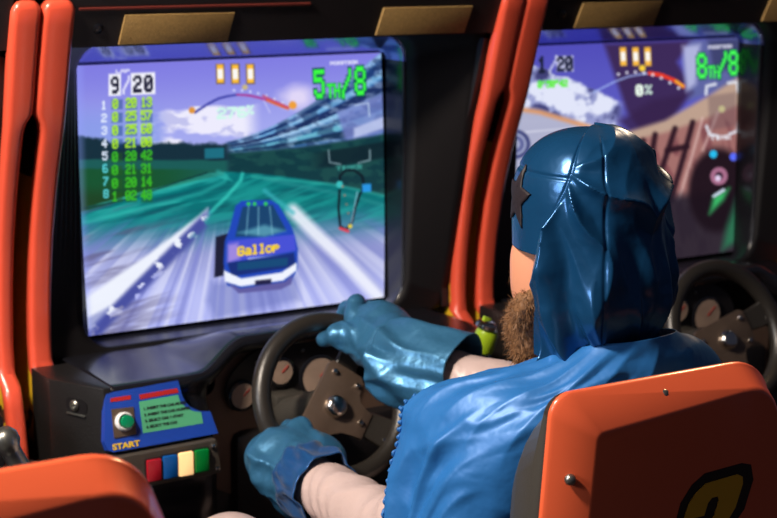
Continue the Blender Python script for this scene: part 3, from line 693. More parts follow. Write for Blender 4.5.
    for (gx,gz,gr) in ((-.104,.737,.0215),(-.030,.768,.0205),(.044,.750,.0330)):
        bm = bmesh.new(); add_lathe(bm, [(gr*.3,.0),(gr+.006,.0),(gr+.006,.007),(gr+.002,.009),(gr,.009),(gr,.003)], (gx,-.214,gz),(0,-1,0),36); rg = bmo('gauge', bm, M['gloss'], cl)
        bm = bmesh.new(); add_cyl(bm, (gx,-.220,gz),(0,-1,0), gr,gr,.006,36)
        for k in range(9):
            a = R(220-k*32); 
        fc = bmo('gauge_face', bm, M['gauge'], cl)
        bm = bmesh.new(); add_box(bm,-.0008,.0008,-.0010,0,0,gr*.8,0,Matrix.Translation((gx,-.2230,gz))@Matrix.Rotation(R(48),4,'Y')); bmo('gauge_needle', bm, M['red_card'], cl)
    for (gx,gz) in ((-.075,.790),(.014,.800),(.05,.690),(-.045,.700)):
        bm = bmesh.new(); add_lathe(bm, [(0,0),(.0036,0),(.003,.002),(.001,.003)], (gx,-.216,gz),(0,-1,0),12); bmo('screw', bm, M['dchrome'], cl)
    # chrome air nozzle in the round recess left of the gauges
    bm = bmesh.new(); add_lathe(bm, [(0,0),(.020,0),(.022,.004),(.022,.014),(.019,.016),(.017,.006),(.004,.004)], (-.182,-.218,.772),(.3,-1,.1),28); bmo('air_nozzle', bm, M['gloss'], t)
    bm = bmesh.new(); add_cyl(bm, (-.176,-.240,.778),(.5,-1,.9),.006,.004,.02,16,.001); bmo('nozzle_tip', bm, M['dchrome'], t)
    # column block under the gauges
    bm = bmesh.new(); add_box(bm,-.055,.0,-.25,-.2,.70,.735,.006); add_box(bm,-.025,.02,-.28,-.21,.705,.728,.004); bmo('column_switch_block', bm, M['shell'], t)

def steering_wheel(t, turn, dx=0):
    C = Vector((-.030+dx,-.400,.768)); a = R(25)
    U = Vector((1,0,0)); V = Vector((0,math.sin(a),math.cos(a))); Mw = frame(C,U,V)@Matrix.Rotation(R(turn),4,'Z')   # w axis points at the driver
    Rr, rr = .1275,.0158; v = []; f = []; nu, nv = 96, 20
    for i in range(nu):
        A = 2*math.pi*i/nu
        for j in range(nv):
            B = 2*math.pi*j/nv; rad = Rr+rr*math.cos(B); v.append(Mw@Vector((rad*math.cos(A),rad*math.sin(A),rr*math.sin(B))))
    for i in range(nu):
        for j in range(nv): f.append((i*nv+j,((i+1)%nu)*nv+j,((i+1)%nu)*nv+(j+1)%nv,i*nv+(j+1)%nv))
    w_ = pyd('steering_wheel', v, f, M['rim'], t, angle=180)
    # rubber spokes
    for ang, wd in ((0,.019),(180,.019),(270,.021)):
        Ms = Mw@Matrix.Rotation(R(ang),4,'Z'); bm = bmesh.new()
        for sgn in (0,):
            secs = [(.040,wd*.85,-.024,-.014),(.070,wd,-.022,-.012),(.104,wd*1.2,-.013,.000),(.126,wd*1.35,-.008,.006)]
            v = []
            for x_, h_, b_, t_ in secs: v += [Ms@Vector(q) for q in ((x_,-h_,b_),(x_,h_,b_),(x_,h_,t_),(x_,-h_,t_))]
            f = [(0,1,2,3),(15,14,13,12)]
            for k in range(3):
                for q in range(4): f.append((k*4+q,k*4+4+q,k*4+4+(q+1)%4,k*4+(q+1)%4))
            so = pyd('spoke', v, f, M['rim'], w_, angle=30); so.modifiers.new('soft','BEVEL').width = .002
        bm = bmesh.new(); add_cyl(bm, Ms@Vector((.110,-wd*.6,.001)), Ms.to_3x3()@Vector((0,0,1)),.0035,.003,.003,12); bmo('spoke_stud', bm, M['chrome'], w_)
    Mh = Matrix.Translation(U*.003-V*.012)@Mw@Matrix.Translation((0,0,-.010))     # the hub sits a little low and deeper than the rim
    # T-shaped hub plate with concave lower cut-outs
    P = [(-.068,.036),(-.060,.041),(.060,.041),(.068,.036),(.070,-.020),(.062,-.030),(.052,-.031)]
    P += [(.056-.030*math.cos(t_)-.004, -.040-.024*math.sin(t_)+.008) for t_ in np.linspace(R(110),R(10),1)]
    P += [(.040,-.030),(.031,-.036),(.026,-.046),(.024,-.066),(-.024,-.066),(-.026,-.046),(-.031,-.030),(-.042,-.016),(-.055,-.010),(-.064,-.008),(-.070,-.001)]
    P = [q for q in P if not (q[0] > .045 and q[1] < -.032)]
    bm = bmesh.new(); prism(bm, P, -.003,.0035, Mh, .001); bmo('hub_plate', bm, M['plate'], w_, angle=30)
    nz = Mw.to_3x3()@Vector((0,0,1))
    bm = bmesh.new(); add_lathe(bm, [(0,.0),(.0190,.0),(.0190,.006),(.0170,.012),(.0125,.0155),(.006,.0165)], Mh@Vector((0,0,.0035)), nz, 36); bmo('hub_cap', bm, M['chrome'], w_)
    for x,y in ((-.057,.020),(.052,.026),(.052,-.020),(.0,-.052)):
        bm = bmesh.new(); add_lathe(bm, [(0,0),(.0052,0),(.0050,.003),(.0035,.0055),(.001,.006)], Mh@Vector((x,y,.0035)), nz, 18); bmo('bolt', bm, M['chrome'], w_)
    bm = bmesh.new(); add_cyl(bm, C-.5*nz*.24, nz, .034,.024,.16,24); bmo('steering_column', bm, M['shell'], t)

def shifter(t, kind):
    if kind == 'lime':
        b = Vector((.296,-.33,.70)); tip = Vector((.298,-.350,.802)); ax = (tip-b).normalized()
        bm = bmesh.new(); add_cyl(bm, b, ax, .012,.009,.13,18); add_lathe(bm, [(0,0),(.045,0),(.044,.01),(.02,.03),(.014,.045)], (.296,-.325,.60),(0,0,1),24); g = bmo('gear_shifter', bm, M['black'], t)
        bm = bmesh.new(); add_lathe(bm, [(0,0),(.018,0),(.020,.006),(.020,.034),(.017,.041),(.0,.045)], tip-ax*.01, ax+Vector((.15,0,0)), 28); bmo('shifter_knob', bm, M['lime'], g)['label'] = 'lime green shifter knob'
        bm = bmesh.new(); add_lathe(bm, [(0,0),(.019,0),(.019,.006),(.014,.011),(.005,.012)], tip+ax*.036, ax+Vector((.15,0,0)), 28); bmo('knob_cap', bm, M['chrome'], g)
        bm = bmesh.new(); add_box(bm,-.006,.012,-.003,.003,0,.016,.002,Matrix.Translation(tip+ax*.040+Vector((-.006,0,0)))@Matrix.Rotation(R(24),4,'Y')); bmo('knob_tab', bm, M['lime'], g)
        bm = bmesh.new(); add_box(bm,.20,.36,-.42,-.10,.0,.615,.015); bmo('shifter_console', bm, M['black'], t)
    else:
        b = Vector((.325,-.58,.70)); tip = Vector((.262,-.58,.842)); ax = (tip-b).normalized()
        bm = bmesh.new(); add_cyl(bm, (b+tip)/2, ax, .019,.013,.16,20)
        for k in range(7): add_lathe(bm, [(.0,0),(.027-.002*k,.0),(.028-.002*k,.006),(.020-.001*k,.011)], b+ax*(.012*k), ax, 24)
        g = bmo('gear_shifter', bm, M['dchrome'], t)
        bm = bmesh.new(); add_lathe(bm, [(.006,-.012),(.013,-.010),(.0185,.002),(.0185,.013),(.013,.022),(.005,.025)], tip, ax, 28); bmo('shifter_knob', bm, M['dchrome'], g)
        bm = bmesh.new(); add_box(bm,.24,.42,-.66,-.24,.0,.70,.015); bmo('shifter_console', bm, M['black'], t)

cabinet(-PITCH, 'red framed racing cabinet at the far left edge, only its right side frame showing', None, full=False, knob='steel')
cabinet(0, 'red framed racing cabinet the hooded person is playing, its screen showing 5TH/8', picture_one(), wheel_turn=50, knob='lime')
cabinet(PITCH, 'red framed racing cabinet on the right behind the hooded head, screen showing 8TH/8', picture_two(), wheel_turn=14, wheel_dx=-.042)

# ------------------------------------------------------------------ seats
def rpoly(corners, n=7):
    """rounded polygon, corners (u, v, r) counter-clockwise"""
    P = []; m = len(corners)
    for i in range(m):
        u, v, r = corners[i]; p = Vector((u,v)); a = Vector(corners[i-1][:2])-p; b = Vector(corners[(i+1)%m][:2])-p
        a.normalize(); b.normalize(); half = a.angle(b)/2; d = r/math.tan(half); c = p+(a+b).normalized()*(r/math.sin(half))
        s0, s1 = p+a*d-c, p+b*d-c; a0 = math.atan2(s0.y,s0.x); da = (math.atan2(s1.y,s1.x)-a0+math.pi)%(2*math.pi)-math.pi
        for k in range(n+1): P.append((c.x+r*math.cos(a0+da*k/n), c.y+r*math.sin(a0+da*k/n)))
    return P
def seat(loc, label, number):
    t = empty('racing_seat', (loc[0],loc[1],0), label, 'seat', 'moulded racing seats')
    zt = loc[2]                                           # height of the top edge
    lean = R(6)
    # seat-back frame: u right, v up the back, w out of the rear
    F = frame((0,-.035,zt),(1,0,0),(0,-math.sin(lean),math.cos(lean)))
    def outline(g, dz=0, k=.026):
        return rpoly([(-.226-g,-.66-g,.05),(.175+g,-.66-g,.05),(.140+g,-.15,.08),(.078+g,0+g+dz,.070),(-.234-g,0+g+dz,k)])
    inner = rpoly([(-.186,-.60,.03),(.150,-.60,.03),(.128,-.14,.06),(.068,-.018,.058),(-.192,-.038,.010)])
    inner2 = rpoly([(-.182,-.596,.03),(.146,-.596,.03),(.124,-.14,.06),(.064,-.022,.056),(-.188,-.042,.009)])
    rings = []
    for g, dz, w_ in ((-.004,-.005,.004),(.002,-.005,-.004),(.002,-.010,-.016),(.000,-.030,-.044),(-.012,-.05,-.066),(-.034,-.07,-.060),(-.038,-.075,-.03)):
        rings.append([tuple(F@Vector((u,v,w_))) for u,v in outline(g,dz,.026 if w_ > -.01 else .085)])
    v, f = loft(rings); pyd('seat_shell', v, f, M['shell'], t, angle=60)
    rings = [[tuple(F@Vector((u,v,w_))) for u,v in pts] for pts, w_ in ((outline(.000),.000),(outline(.0015),.006),(outline(-.003),.012),(inner,.0370),(inner2,.0385))]
    v, f = loft(rings); bc = pyd('back_cover', v, f, M['orange'], t, angle=35)
    bv = bc.modifiers.new('soften','BEVEL'); bv.width = .005; bv.segments = 3; bv.limit_method = 'ANGLE'; bv.angle_limit = R(25)
    for u, v_, w_, ax in ((-.213,-.096,.0235,(-.5,0,.85)),(-.084,-.016,.0175,(0,.5,.85)),(-.216,-.42,.0235,(-.5,0,.85)),(.160,-.42,.0235,(.5,0,.85))):
        bm = bmesh.new(); add_lathe(bm, [(.003,-.004),(.0068,-.001),(.0066,.002),(.0045,.005),(.001,.006)], F@Vector((u,v_,w_+.0035)), F.to_3x3()@Vector(ax), 18); bmo('bolt', bm, M['dchrome'], t)
    # cushion and base
    bm = bmesh.new(); add_box(bm,-.185,.115,-.60,-.10,-.075,-.045,.012,F); bmo('back_cushion', bm, M['cushion'], t)
    bm = bmesh.new(); add_box(bm,-.235,.235,.13,.56,.27,.385,.045,seg=3); bmo('seat_cushion', bm, M['cushion'], t)
    bm = bmesh.new(); add_box(bm,-.20,.20,.06,.52,.0,.27,.015); bmo('seat_base', bm, M['black'], t)
    if number:
        sh = .16; org = (number[0], number[1])
        P = [(0,.083),(.002,.104),(.010,.118),(.024,.128),(.078,.131),(.089,.126),(.093,.116),(.091,.084),(.083,.068),(.042,.036),(.088,.036),(.088,0),(0,0),(0,.032),(.046,.068),(.055,.080),(.056,.100),(.052,.106),(.042,.106),(.037,.100),(.036,.083)]
        P2 = [(-.012,.070),(-.012,.108),(0,.130),(.018,.142),(.082,.145),(.100,.140),(.112,.118),(.110,.078),(.098,.060),(.080,.048),(.104,.048),(.104,-.014),(-.012,-.014),(-.012,.040),(.010,.062),(.012,.070)]
        for nm, pts, d0, d1, m in (('number_outline',P2,.0380,.0392,'ink_no'),('number_two',P,.0388,.0400,'yellow_no')):
            q = [(org[0]+.9*u+sh*v_, org[1]+v_*.94) for u,v_ in pts]; bm = bmesh.new(); prism(bm, q, d0, d1, F); bmo(nm, bm, M[m], t, smooth=False)
    return t
seat((0.0,-1.200,1.024), 'orange racing seat behind the hooded person, black outlined yellow 2 on its back', (-.060,-.252))
seat((-PITCH+.028,-1.345,1.098), 'orange racing seat at the bottom left, only its bright top edge in view', None)

# ------------------------------------------------------------------ the person
Hc = np.array([-.030,-1.045,1.150]); FA = R(12)
Fv = np.array([-math.sin(FA),math.cos(FA),0]); Sv = np.array([math.cos(FA),math.sin(FA),0]); Zv = np.array([0,0,1.])
def hd(f, s, z): return Hc+f*Fv+s*Sv+z*Zv
person = empty('person', (-.03,-1.05,0), 'person in blue satin hood, cape and gauntlets, seated and gripping the steering wheel', 'person')
person.location = (0,0,0)
J = dict(Lsh=(-.165,-1.030,.922), Lel=(-.190,-.865,.725), Lwr=(-.160,-.545,.698), Rsh=(.145,-1.02,.920), Rel=(.175,-.810,.822), Rwr=(.035,-.525,.843))
def P3(k): return np.array(J[k])
Wc = np.array([-.030,-.400,.768]); Wu = np.array([1.,0,0]); Wv = np.array([0,math.sin(R(25)),math.cos(R(25))]); Wn = np.cross(Wu,Wv)
def rimp(th, rad=.1275, w_=0): return Wc+rad*(math.cos(R(th))*Wu+math.sin(R(th))*Wv)+w_*Wn
def finger_chain(th, side, reach):
    """from knuckle on the driver's side over the outside of the rim and back underneath to the inside"""
    s = .030*reach
    return [rimp(th,.1275+.002,.034), rimp(th,.1275+.030,.020), rimp(th,.1275+.033,-.010), rimp(th,.1275+.010,-.030), rimp(th,.1275-.012*reach,-.026)]
def hand(S, palm, wrist, ths, thumb_th, infl=0, k=.008):
    rads = (.0092,.0098,.0094,.0080)
    kn = [rimp(t_,.1275+.004,.030) for t_ in ths]
    for q, t_ in zip(kn, ths): S.cap(palm, q, .017+infl,.011+infl, .016)
    S.cap(wrist, palm, .026+infl, .026+infl, .02)
    for i, t_ in enumerate(ths):
        c = finger_chain(t_, 0, (1.0,1.1,1.0,.75)[i]); r = rads[i]+infl
        for a, b in zip(c, c[1:]): S.cap(a, b, r, r*.95, .004)
    # thumb on the inner side of the rim
    base = palm*.6+np.array(wrist)*.4
    m1 = rimp(thumb_th,.1275-.028,.028); m2 = rimp(thumb_th+(8 if thumb_th<120 else -6),.1275-.030,.004)
    S.cap(base, m1, .016+infl,.0115+infl,.014); S.cap(m1, m2, .0115+infl,.0095+infl,.004)
Lth = (211,220,229,237); Rth = (66,56,47,38)
Lpalm = rimp(225,.1275-.002,.052)+np.array([.006,-.012,.0]); Rpalm = rimp(50,.1275+.004,.050)
# -- skin body, one continuous surface
S = SDF((-.46,-1.24,0.0),(.32,-.05,1.29),.005)
S.ell((-.025,-1.04,.50),(.165,.125,.12),.04); S.ell((-.025,-1.045,.66),(.130,.09,.16),.06); S.ell((-.022,-1.05,.83),(.145,.085,.13),.06)
S.cap((-.165,-1.04,.90),(.135,-1.04,.905),.050,.050,.05); S.cap((-.025,-1.06,.93),hd(-.02,0,-.08),.058,.052,.03)
for s in 'LR':
    S.cap(P3(s+'sh'),P3(s+'el'),.050,.037,.03); S.cap(P3(s+'el'),P3(s+'wr'),.036,.026,.02)
knL = np.array([-.300,-.570,.605]); knR = np.array([.09,-.54,.57]); anL = np.array([-.26,-.30,.16]); anR = np.array([.08,-.27,.13])
for hip, kn, an, toe in (((-.11,-1.02,.49),knL,anL,(-.25,-.16,.06)),((.07,-1.02,.49),knR,anR,(.08,-.13,.05))):
    S.cap(hip, kn, .088,.058,.05); S.cap(kn, an, .055,.036,.02); S.cap(an, toe, .036,.026,.02)
hand(S, Lpalm, P3('Lwr'), Lth, 206); hand(S, Rpalm, P3('Rwr'), Rth, 80)
rotH = np.stack([Fv,Sv,Zv],1)
S.ell(hd(.008,0,.014),(.086,.070,.090),.02,rotH); S.ell(hd(.030,0,-.055),(.062,.056,.072),.03,rotH)
S.cap(hd(.086,-.030,.012),hd(.086,.030,.012),.014,.014,.012)                       # brow
S.cap(hd(.094,0,-.002),hd(.112,0,-.036),.009,.013,.010); S.ell(hd(.102,.013,-.038),(.010,.009,.008),.006,rotH); S.ell(hd(.102,-.013,-.038),(.010,.009,.008),.006,rotH)
for s_ in (-1,1):
    S.ell(hd(.056,s_*.042,-.032),(.034,.022,.030),.020,rotH); S.ell(hd(.048,s_*.042,-.070),(.040,.024,.040),.020,rotH)                        # cheekbones
    S.ell(hd(.098,s_*.031,-.004),(.013,.016,.011),.008,rotH,True)
    S.ell(hd(.078,s_*.029,-.004),(.0125,.013,.0125),.003,rotH)                      # lids over the eyeballs
    S.ell(hd(.002,s_*.066,-.012),(.016,.008,.026),.006,rotH)                        # ears
S.ell(hd(.094,0,-.066),(.012,.024,.006),.006,rotH); S.ell(hd(.092,0,-.077),(.012,.021,.006),.004,rotH); S.ell(hd(.106,0,-.0715),(.008,.022,.0022),.002,rotH,True)
S.ell(hd(.074,0,-.105),(.026,.028,.024),.016,rotH)
body = S.build('body', M['skin'], person, 1)
for s_ in (-1,1):
    bm = bmesh.new(); t_ = bmesh.new(); bmesh.ops.create_uvsphere(t_, u_segments=16, v_segments=10, radius=.0108); join(bm, t_, Matrix.Translation(hd(.0815,s_*.029,-.005))); ey = bmo('eye', bm, M['eye'], person)
    bm = bmesh.new(); t_ = bmesh.new(); bmesh.ops.create_uvsphere(t_, u_segments=12, v_segments=8, radius=.0050); join(bm, t_, Matrix.Translation(hd(.0885,s_*.029,-.005))); bmo('iris', bm, M['shoe'], ey)
# -- beard: a full volume with frizzy strands
def beard_sdf(S):
    for q in (-1,1):
        S.cap(hd(.050,q*.056,-.088),hd(.074,q*.030,-.118),.015,.026,.012); S.cap(hd(.030,q*.066,-.066),hd(.055,q*.056,-.095),.006,.018,.012)
    S.ell(hd(.076,0,-.130),(.036,.048,.038),.02,rotH); S.ell(hd(.072,-.004,-.158),(.032,.042,.032),.02,rotH)
    S.cap(hd(.100,-.024,-.066),hd(.100,.024,-.066),.007,.007,.008)
S = SDF(Hc+np.array([-.17,-.06,-.22]), Hc+np.array([.12,.16,.0]), .004); beard_sdf(S)
bvol = {}
def beard_disp(V, N):
    d = .0022*np.sin(V[:,0]*310+3*np.sin(V[:,2]*130))*np.sin(V[:,2]*260+2*np.sin(V[:,1]*190)); bvol['V'] = V; bvol['N'] = N; return V+N*d[:,None]
beard = S.build('beard', M['beard'], person, 1, beard_disp)
V0, N0 = bvol['V'], bvol['N']; sv = []; sf = []
for k in range(5200):
    i = rng.integers(len(V0)); p = V0[i]-N0[i]*.003; n = N0[i]; d = n*.75+np.array([0,0,-.75])+rng.normal(0,.5,3); d /= np.linalg.norm(d)
    L = rng.uniform(.006,.016); s_ = np.cross(d, rng.normal(0,1,3)); s_ /= np.linalg.norm(s_); wv = .00045
    curl = rng.normal(0,.0022,3); b = len(sv)
    m_ = p+d*L*.5+curl; e = p+d*L+rng.normal(0,.002,3)
    t3 = np.cross(d,s_)
    for q, w_ in ((p,wv),(m_,wv*.9)):
        for a_ in range(3): sv.append(q+w_*(math.cos(a_*2.094)*s_+math.sin(a_*2.094)*t3))
    sv.append(e)
    for a_ in range(3):
        c_ = (a_+1)%3; sf += [(b+a_,b+c_,b+3+c_,b+3+a_),(b+3+a_,b+3+c_,b+6)]
bs = pyd('beard_strands', sv, sf, M['beard'], beard, smooth=False); bs['kind'] = 'stuff'

# -- shirt and trousers (pale satin) over the body
S = SDF((-.52,-1.32,0.05),(.42,-.30,1.12),.0065); e_ = .010
S.ell((-.025,-1.04,.50),(.165+e_,.125+e_,.12),.04); S.ell((-.025,-1.055,.66),(.135+e_,.10+e_,.16),.06); S.ell((-.022,-1.05,.83),(.145+e_,.085+e_,.13),.06)
S.cap((-.160,-1.04,.895),(.130,-1.04,.90),.056,.056,.05); S.cap((-.025,-1.06,.92),(-.028,-1.06,.985),.058,.056,.03)
for s in 'LR':
    ed = P3(s+'wr')*.93+P3(s+'el')*.07
    S.cap(P3(s+'sh'),P3(s+'el'),.052,.046,.03); S.cap(P3(s+'el'),ed,.047,.041 if s == 'L' else .041,.02)
def shirt_disp(V, N):
    out = V.copy(); d = np.zeros(len(V))
    for s in 'LR':
        for a, b in ((P3(s+'el'),P3(s+'wr')),(P3(s+'sh'),P3(s+'el'))):
            ab = b-a; L = np.linalg.norm(ab); t_ = ((V-a)@ab)/L**2; q = V-a-t_[:,None]*ab; r_ = np.linalg.norm(q,axis=1)
            m_ = sm(.10,.06,r_)*sm(-.15,.05,t_)*sm(1.1,.95,t_); ang = np.arctan2(q[:,2],q[:,0])
            ph = t_*L/.016+1.6*np.sin(ang*1.0+t_*5)+.8*np.sin(ang*2+1.3+t_*9)
            d += m_*.0030*(1-np.abs(np.sin(ph)))**1.0
    return out+N*d[:,None]
S2 = S
shirt = S.build('satin_shirt', M['sleeve'], person, 2, shirt_disp)
S = SDF((-.52,-1.22,0.08),(.36,-.16,.74),.008)
S.ell((-.025,-1.04,.50),(.18,.14,.125),.04)
for hip, kn, an in (((-.11,-1.02,.49),knL,anL),((.07,-1.02,.49),knR,anR)): S.cap(hip, kn, .098,.068,.05); S.cap(kn, an, .066,.050,.02)
S.build('satin_trousers', M['sleeve'], person, 2)
S = SDF((-.34,-.40,0.0),(.26,.0,.24),.006)
for an, toe in ((anL,(-.25,-.14,.045)),(anR,(.08,-.11,.045))): S.cap(an-np.array([0,.01,.06]), an-np.array([0,0,.0]), .045,.045,.02); S.cap(an-np.array([0,.02,.10]), toe, .044,.036,.02)
S.build('shoes', M['shoe'], person, 2)

# -- hood: tight front cap and draped back, one surface around the head
def hood():
    nu, nv = 360, 230; G = np.zeros((nu,nv,3)); skip = np.zeros((nu,nv),bool)
    phi = np.linspace(-math.pi, math.pi, nu, endpoint=False)          # 0 = facing, negative = person's left
    th = np.linspace(0,1,nv)
    for j, t_ in enumerate(th):
        # profile: dome then falling drape
        if t_ < .42:
            a = t_/.42*math.pi/2; e = 2/2.30
            rad = math.sin(a)**e; z = .038+.097*math.cos(a)**e
        else:
            q = (t_-.42)/.58; z = .038-.185*q; rad = 1.0
        zz = z
        c, s_ = np.cos(phi), np.sin(phi)
        q = max(0,(t_-.42)/.58)
        af = .110-.010*sm(.0,.6,q); ab = .078+.010*sm(.1,.45,q)-.028*sm(.55,1,q)
        bs_ = .085+.005*sm(.1,.5,q)-.018*sm(.6,1,q)
        ax = np.where(c > 0, af, ab)
        rr = 1/np.sqrt((c/ax)**2+(s_/bs_)**2)*rad
        G[:,j] = Hc + (rr*c)[:,None]*Fv + (rr*s_)[:,None]*Sv + zz*Zv
    N = grid_normals(G); N[:,0] = Zv
    ctr = Hc+np.array([0,0,.02]); sgn = np.sign(((G-ctr)*N).sum(-1,keepdims=True)); N = N*sgn
    P_, T_ = np.meshgrid(phi, th, indexing='ij'); Z_ = (G-Hc)@Zv
    aP = np.abs(P_)
    # the drape begins behind the temple, along a seam running up to the crown
    seam = R(84)+R(26)*sm(-.03,.10,Z_)
    dr = sm(-.03,.06,aP-seam); a1 = aP-seam
    fold = lambda x, p=1.: (1-np.abs(np.sin(x)))**p
    d = .0040*dr
    # folds fanning out of the gather behind the temple
    ga = (aP-R(104))*.095; gb = .088-Z_; rho = np.hypot(ga,gb); tha = np.arctan2(ga, gb)
    d += dr*.0150*sm(.004,.05,rho)*sm(.26,.10,rho)*fold(tha*4.6+rho*9+.5*np.sin(rho*40),1.3)*sm(2.3,1.2,tha)
    # long pleats down to the neck, bunched at the bottom
    d += .0120*dr*sm(.00,-.10,Z_)*fold(aP*5.2+Z_*8-1.2*np.sin(Z_*22),1.3)
    d += .0050*dr*sm(.04,-.04,Z_)*np.sin(aP*9+Z_*26+np.sin(P_*5))
    d += .0050*dr*sm(.07,.03,Z_)*crease(np.stack([aP*3.4+Z_*14, Z_*9, P_*0+2],-1),61,1.2)
    Q = (G-Hc)
    d += .0055*dr*crease(Q*np.array([16,16,6.]),3,1.2)*sm(.11,.07,Z_) + .0016*dr*crease(Q*30,5,1.)
    # seams: centre back, the two side panels, the front cap and its brow band
    for s0 in (-2.42,2.42):
        dd = np.abs(np.angle(np.exp(1j*(P_-s0)))); d -= .0026*np.exp(-(dd/.022)**2)*sm(.13,.10,Z_)
    d -= .0026*np.exp(-((a1)/.025)**2)*sm(-.03,.0,Z_); d -= .0020*np.exp(-((Z_-.082)/.0022)**2)*sm(.02,-.04,a1)
    G = G+N*d[...,None]
    # opening for the face below the brow
    zc = (Z_[:-1,:-1]); pc = aP[:-1,:-1]
    skip[:-1,:-1] = False
    op = np.where(Z_ < -.018, 1, 0)
    half = R(84)-R(16)*sm(-.07,-.147,Z_)
    skip = (Z_ < -.016) & (aP < half)
    return grid_obj('hood', G, M['satin_hood'], person, .0022, True, skip), G, phi, th
hood_o, HG, Hphi, Hth = hood()
# star patch on the brow, following the cloth
def star_patch(phc, zc, size):
    pts = []; 
    for k in range(10):
        r0 = size if k%2 == 0 else size*.46; a = R(90+36*k+6); pts.append((r0*math.cos(a), r0*math.sin(a)*1.15))
    n = 7; v = []; f = []
    def onhood(u, z):
        j = np.argmin(np.abs((HG[0,:,2]-Hc[2])-z)) if False else None
        p_ = phc+u/.098
        i = int(round((p_+math.pi)/(2*math.pi)*len(Hphi)))%len(Hphi)
        zs = HG[i,:,2]-Hc[2]; j = int(np.argmin(np.abs(zs[20:]-z)))+20; q = HG[i,j]; c_ = Hc+np.array([0,0,zs[j]*.4]); n_ = (q-c_)/np.linalg.norm(q-c_); return q+n_*.0016, n_
    pts2 = []
    for a, b in zip(pts, pts[1:]+pts[:1]):
        for k in range(n): pts2.append((a[0]+(b[0]-a[0])*k/n, a[1]+(b[1]-a[1])*k/n))
    layers = [1,.8,.6,.4,.2]
    for l in layers:
        for u, z in pts2: v.append(onhood(u*l, zc+z*l)[0])
    v.append(onhood(0,zc)[0]); m_ = len(pts2)
    for l in range(len(layers)-1):
        for i in range(m_): f.append((l*m_+i,l*m_+(i+1)%m_,(l+1)*m_+(i+1)%m_,(l+1)*m_+i))
    for i in range(m_): f.append(((len(layers)-1)*m_+i,(len(layers)-1)*m_+(i+1)%m_,len(v)-1))
    o = pyd('star_patch', v, f, M['star'], hood_o); s_ = o.modifiers.new('thickness','SOLIDIFY'); s_.thickness = .002; s_.offset = 0
star_patch(-R(50), .048, .036)

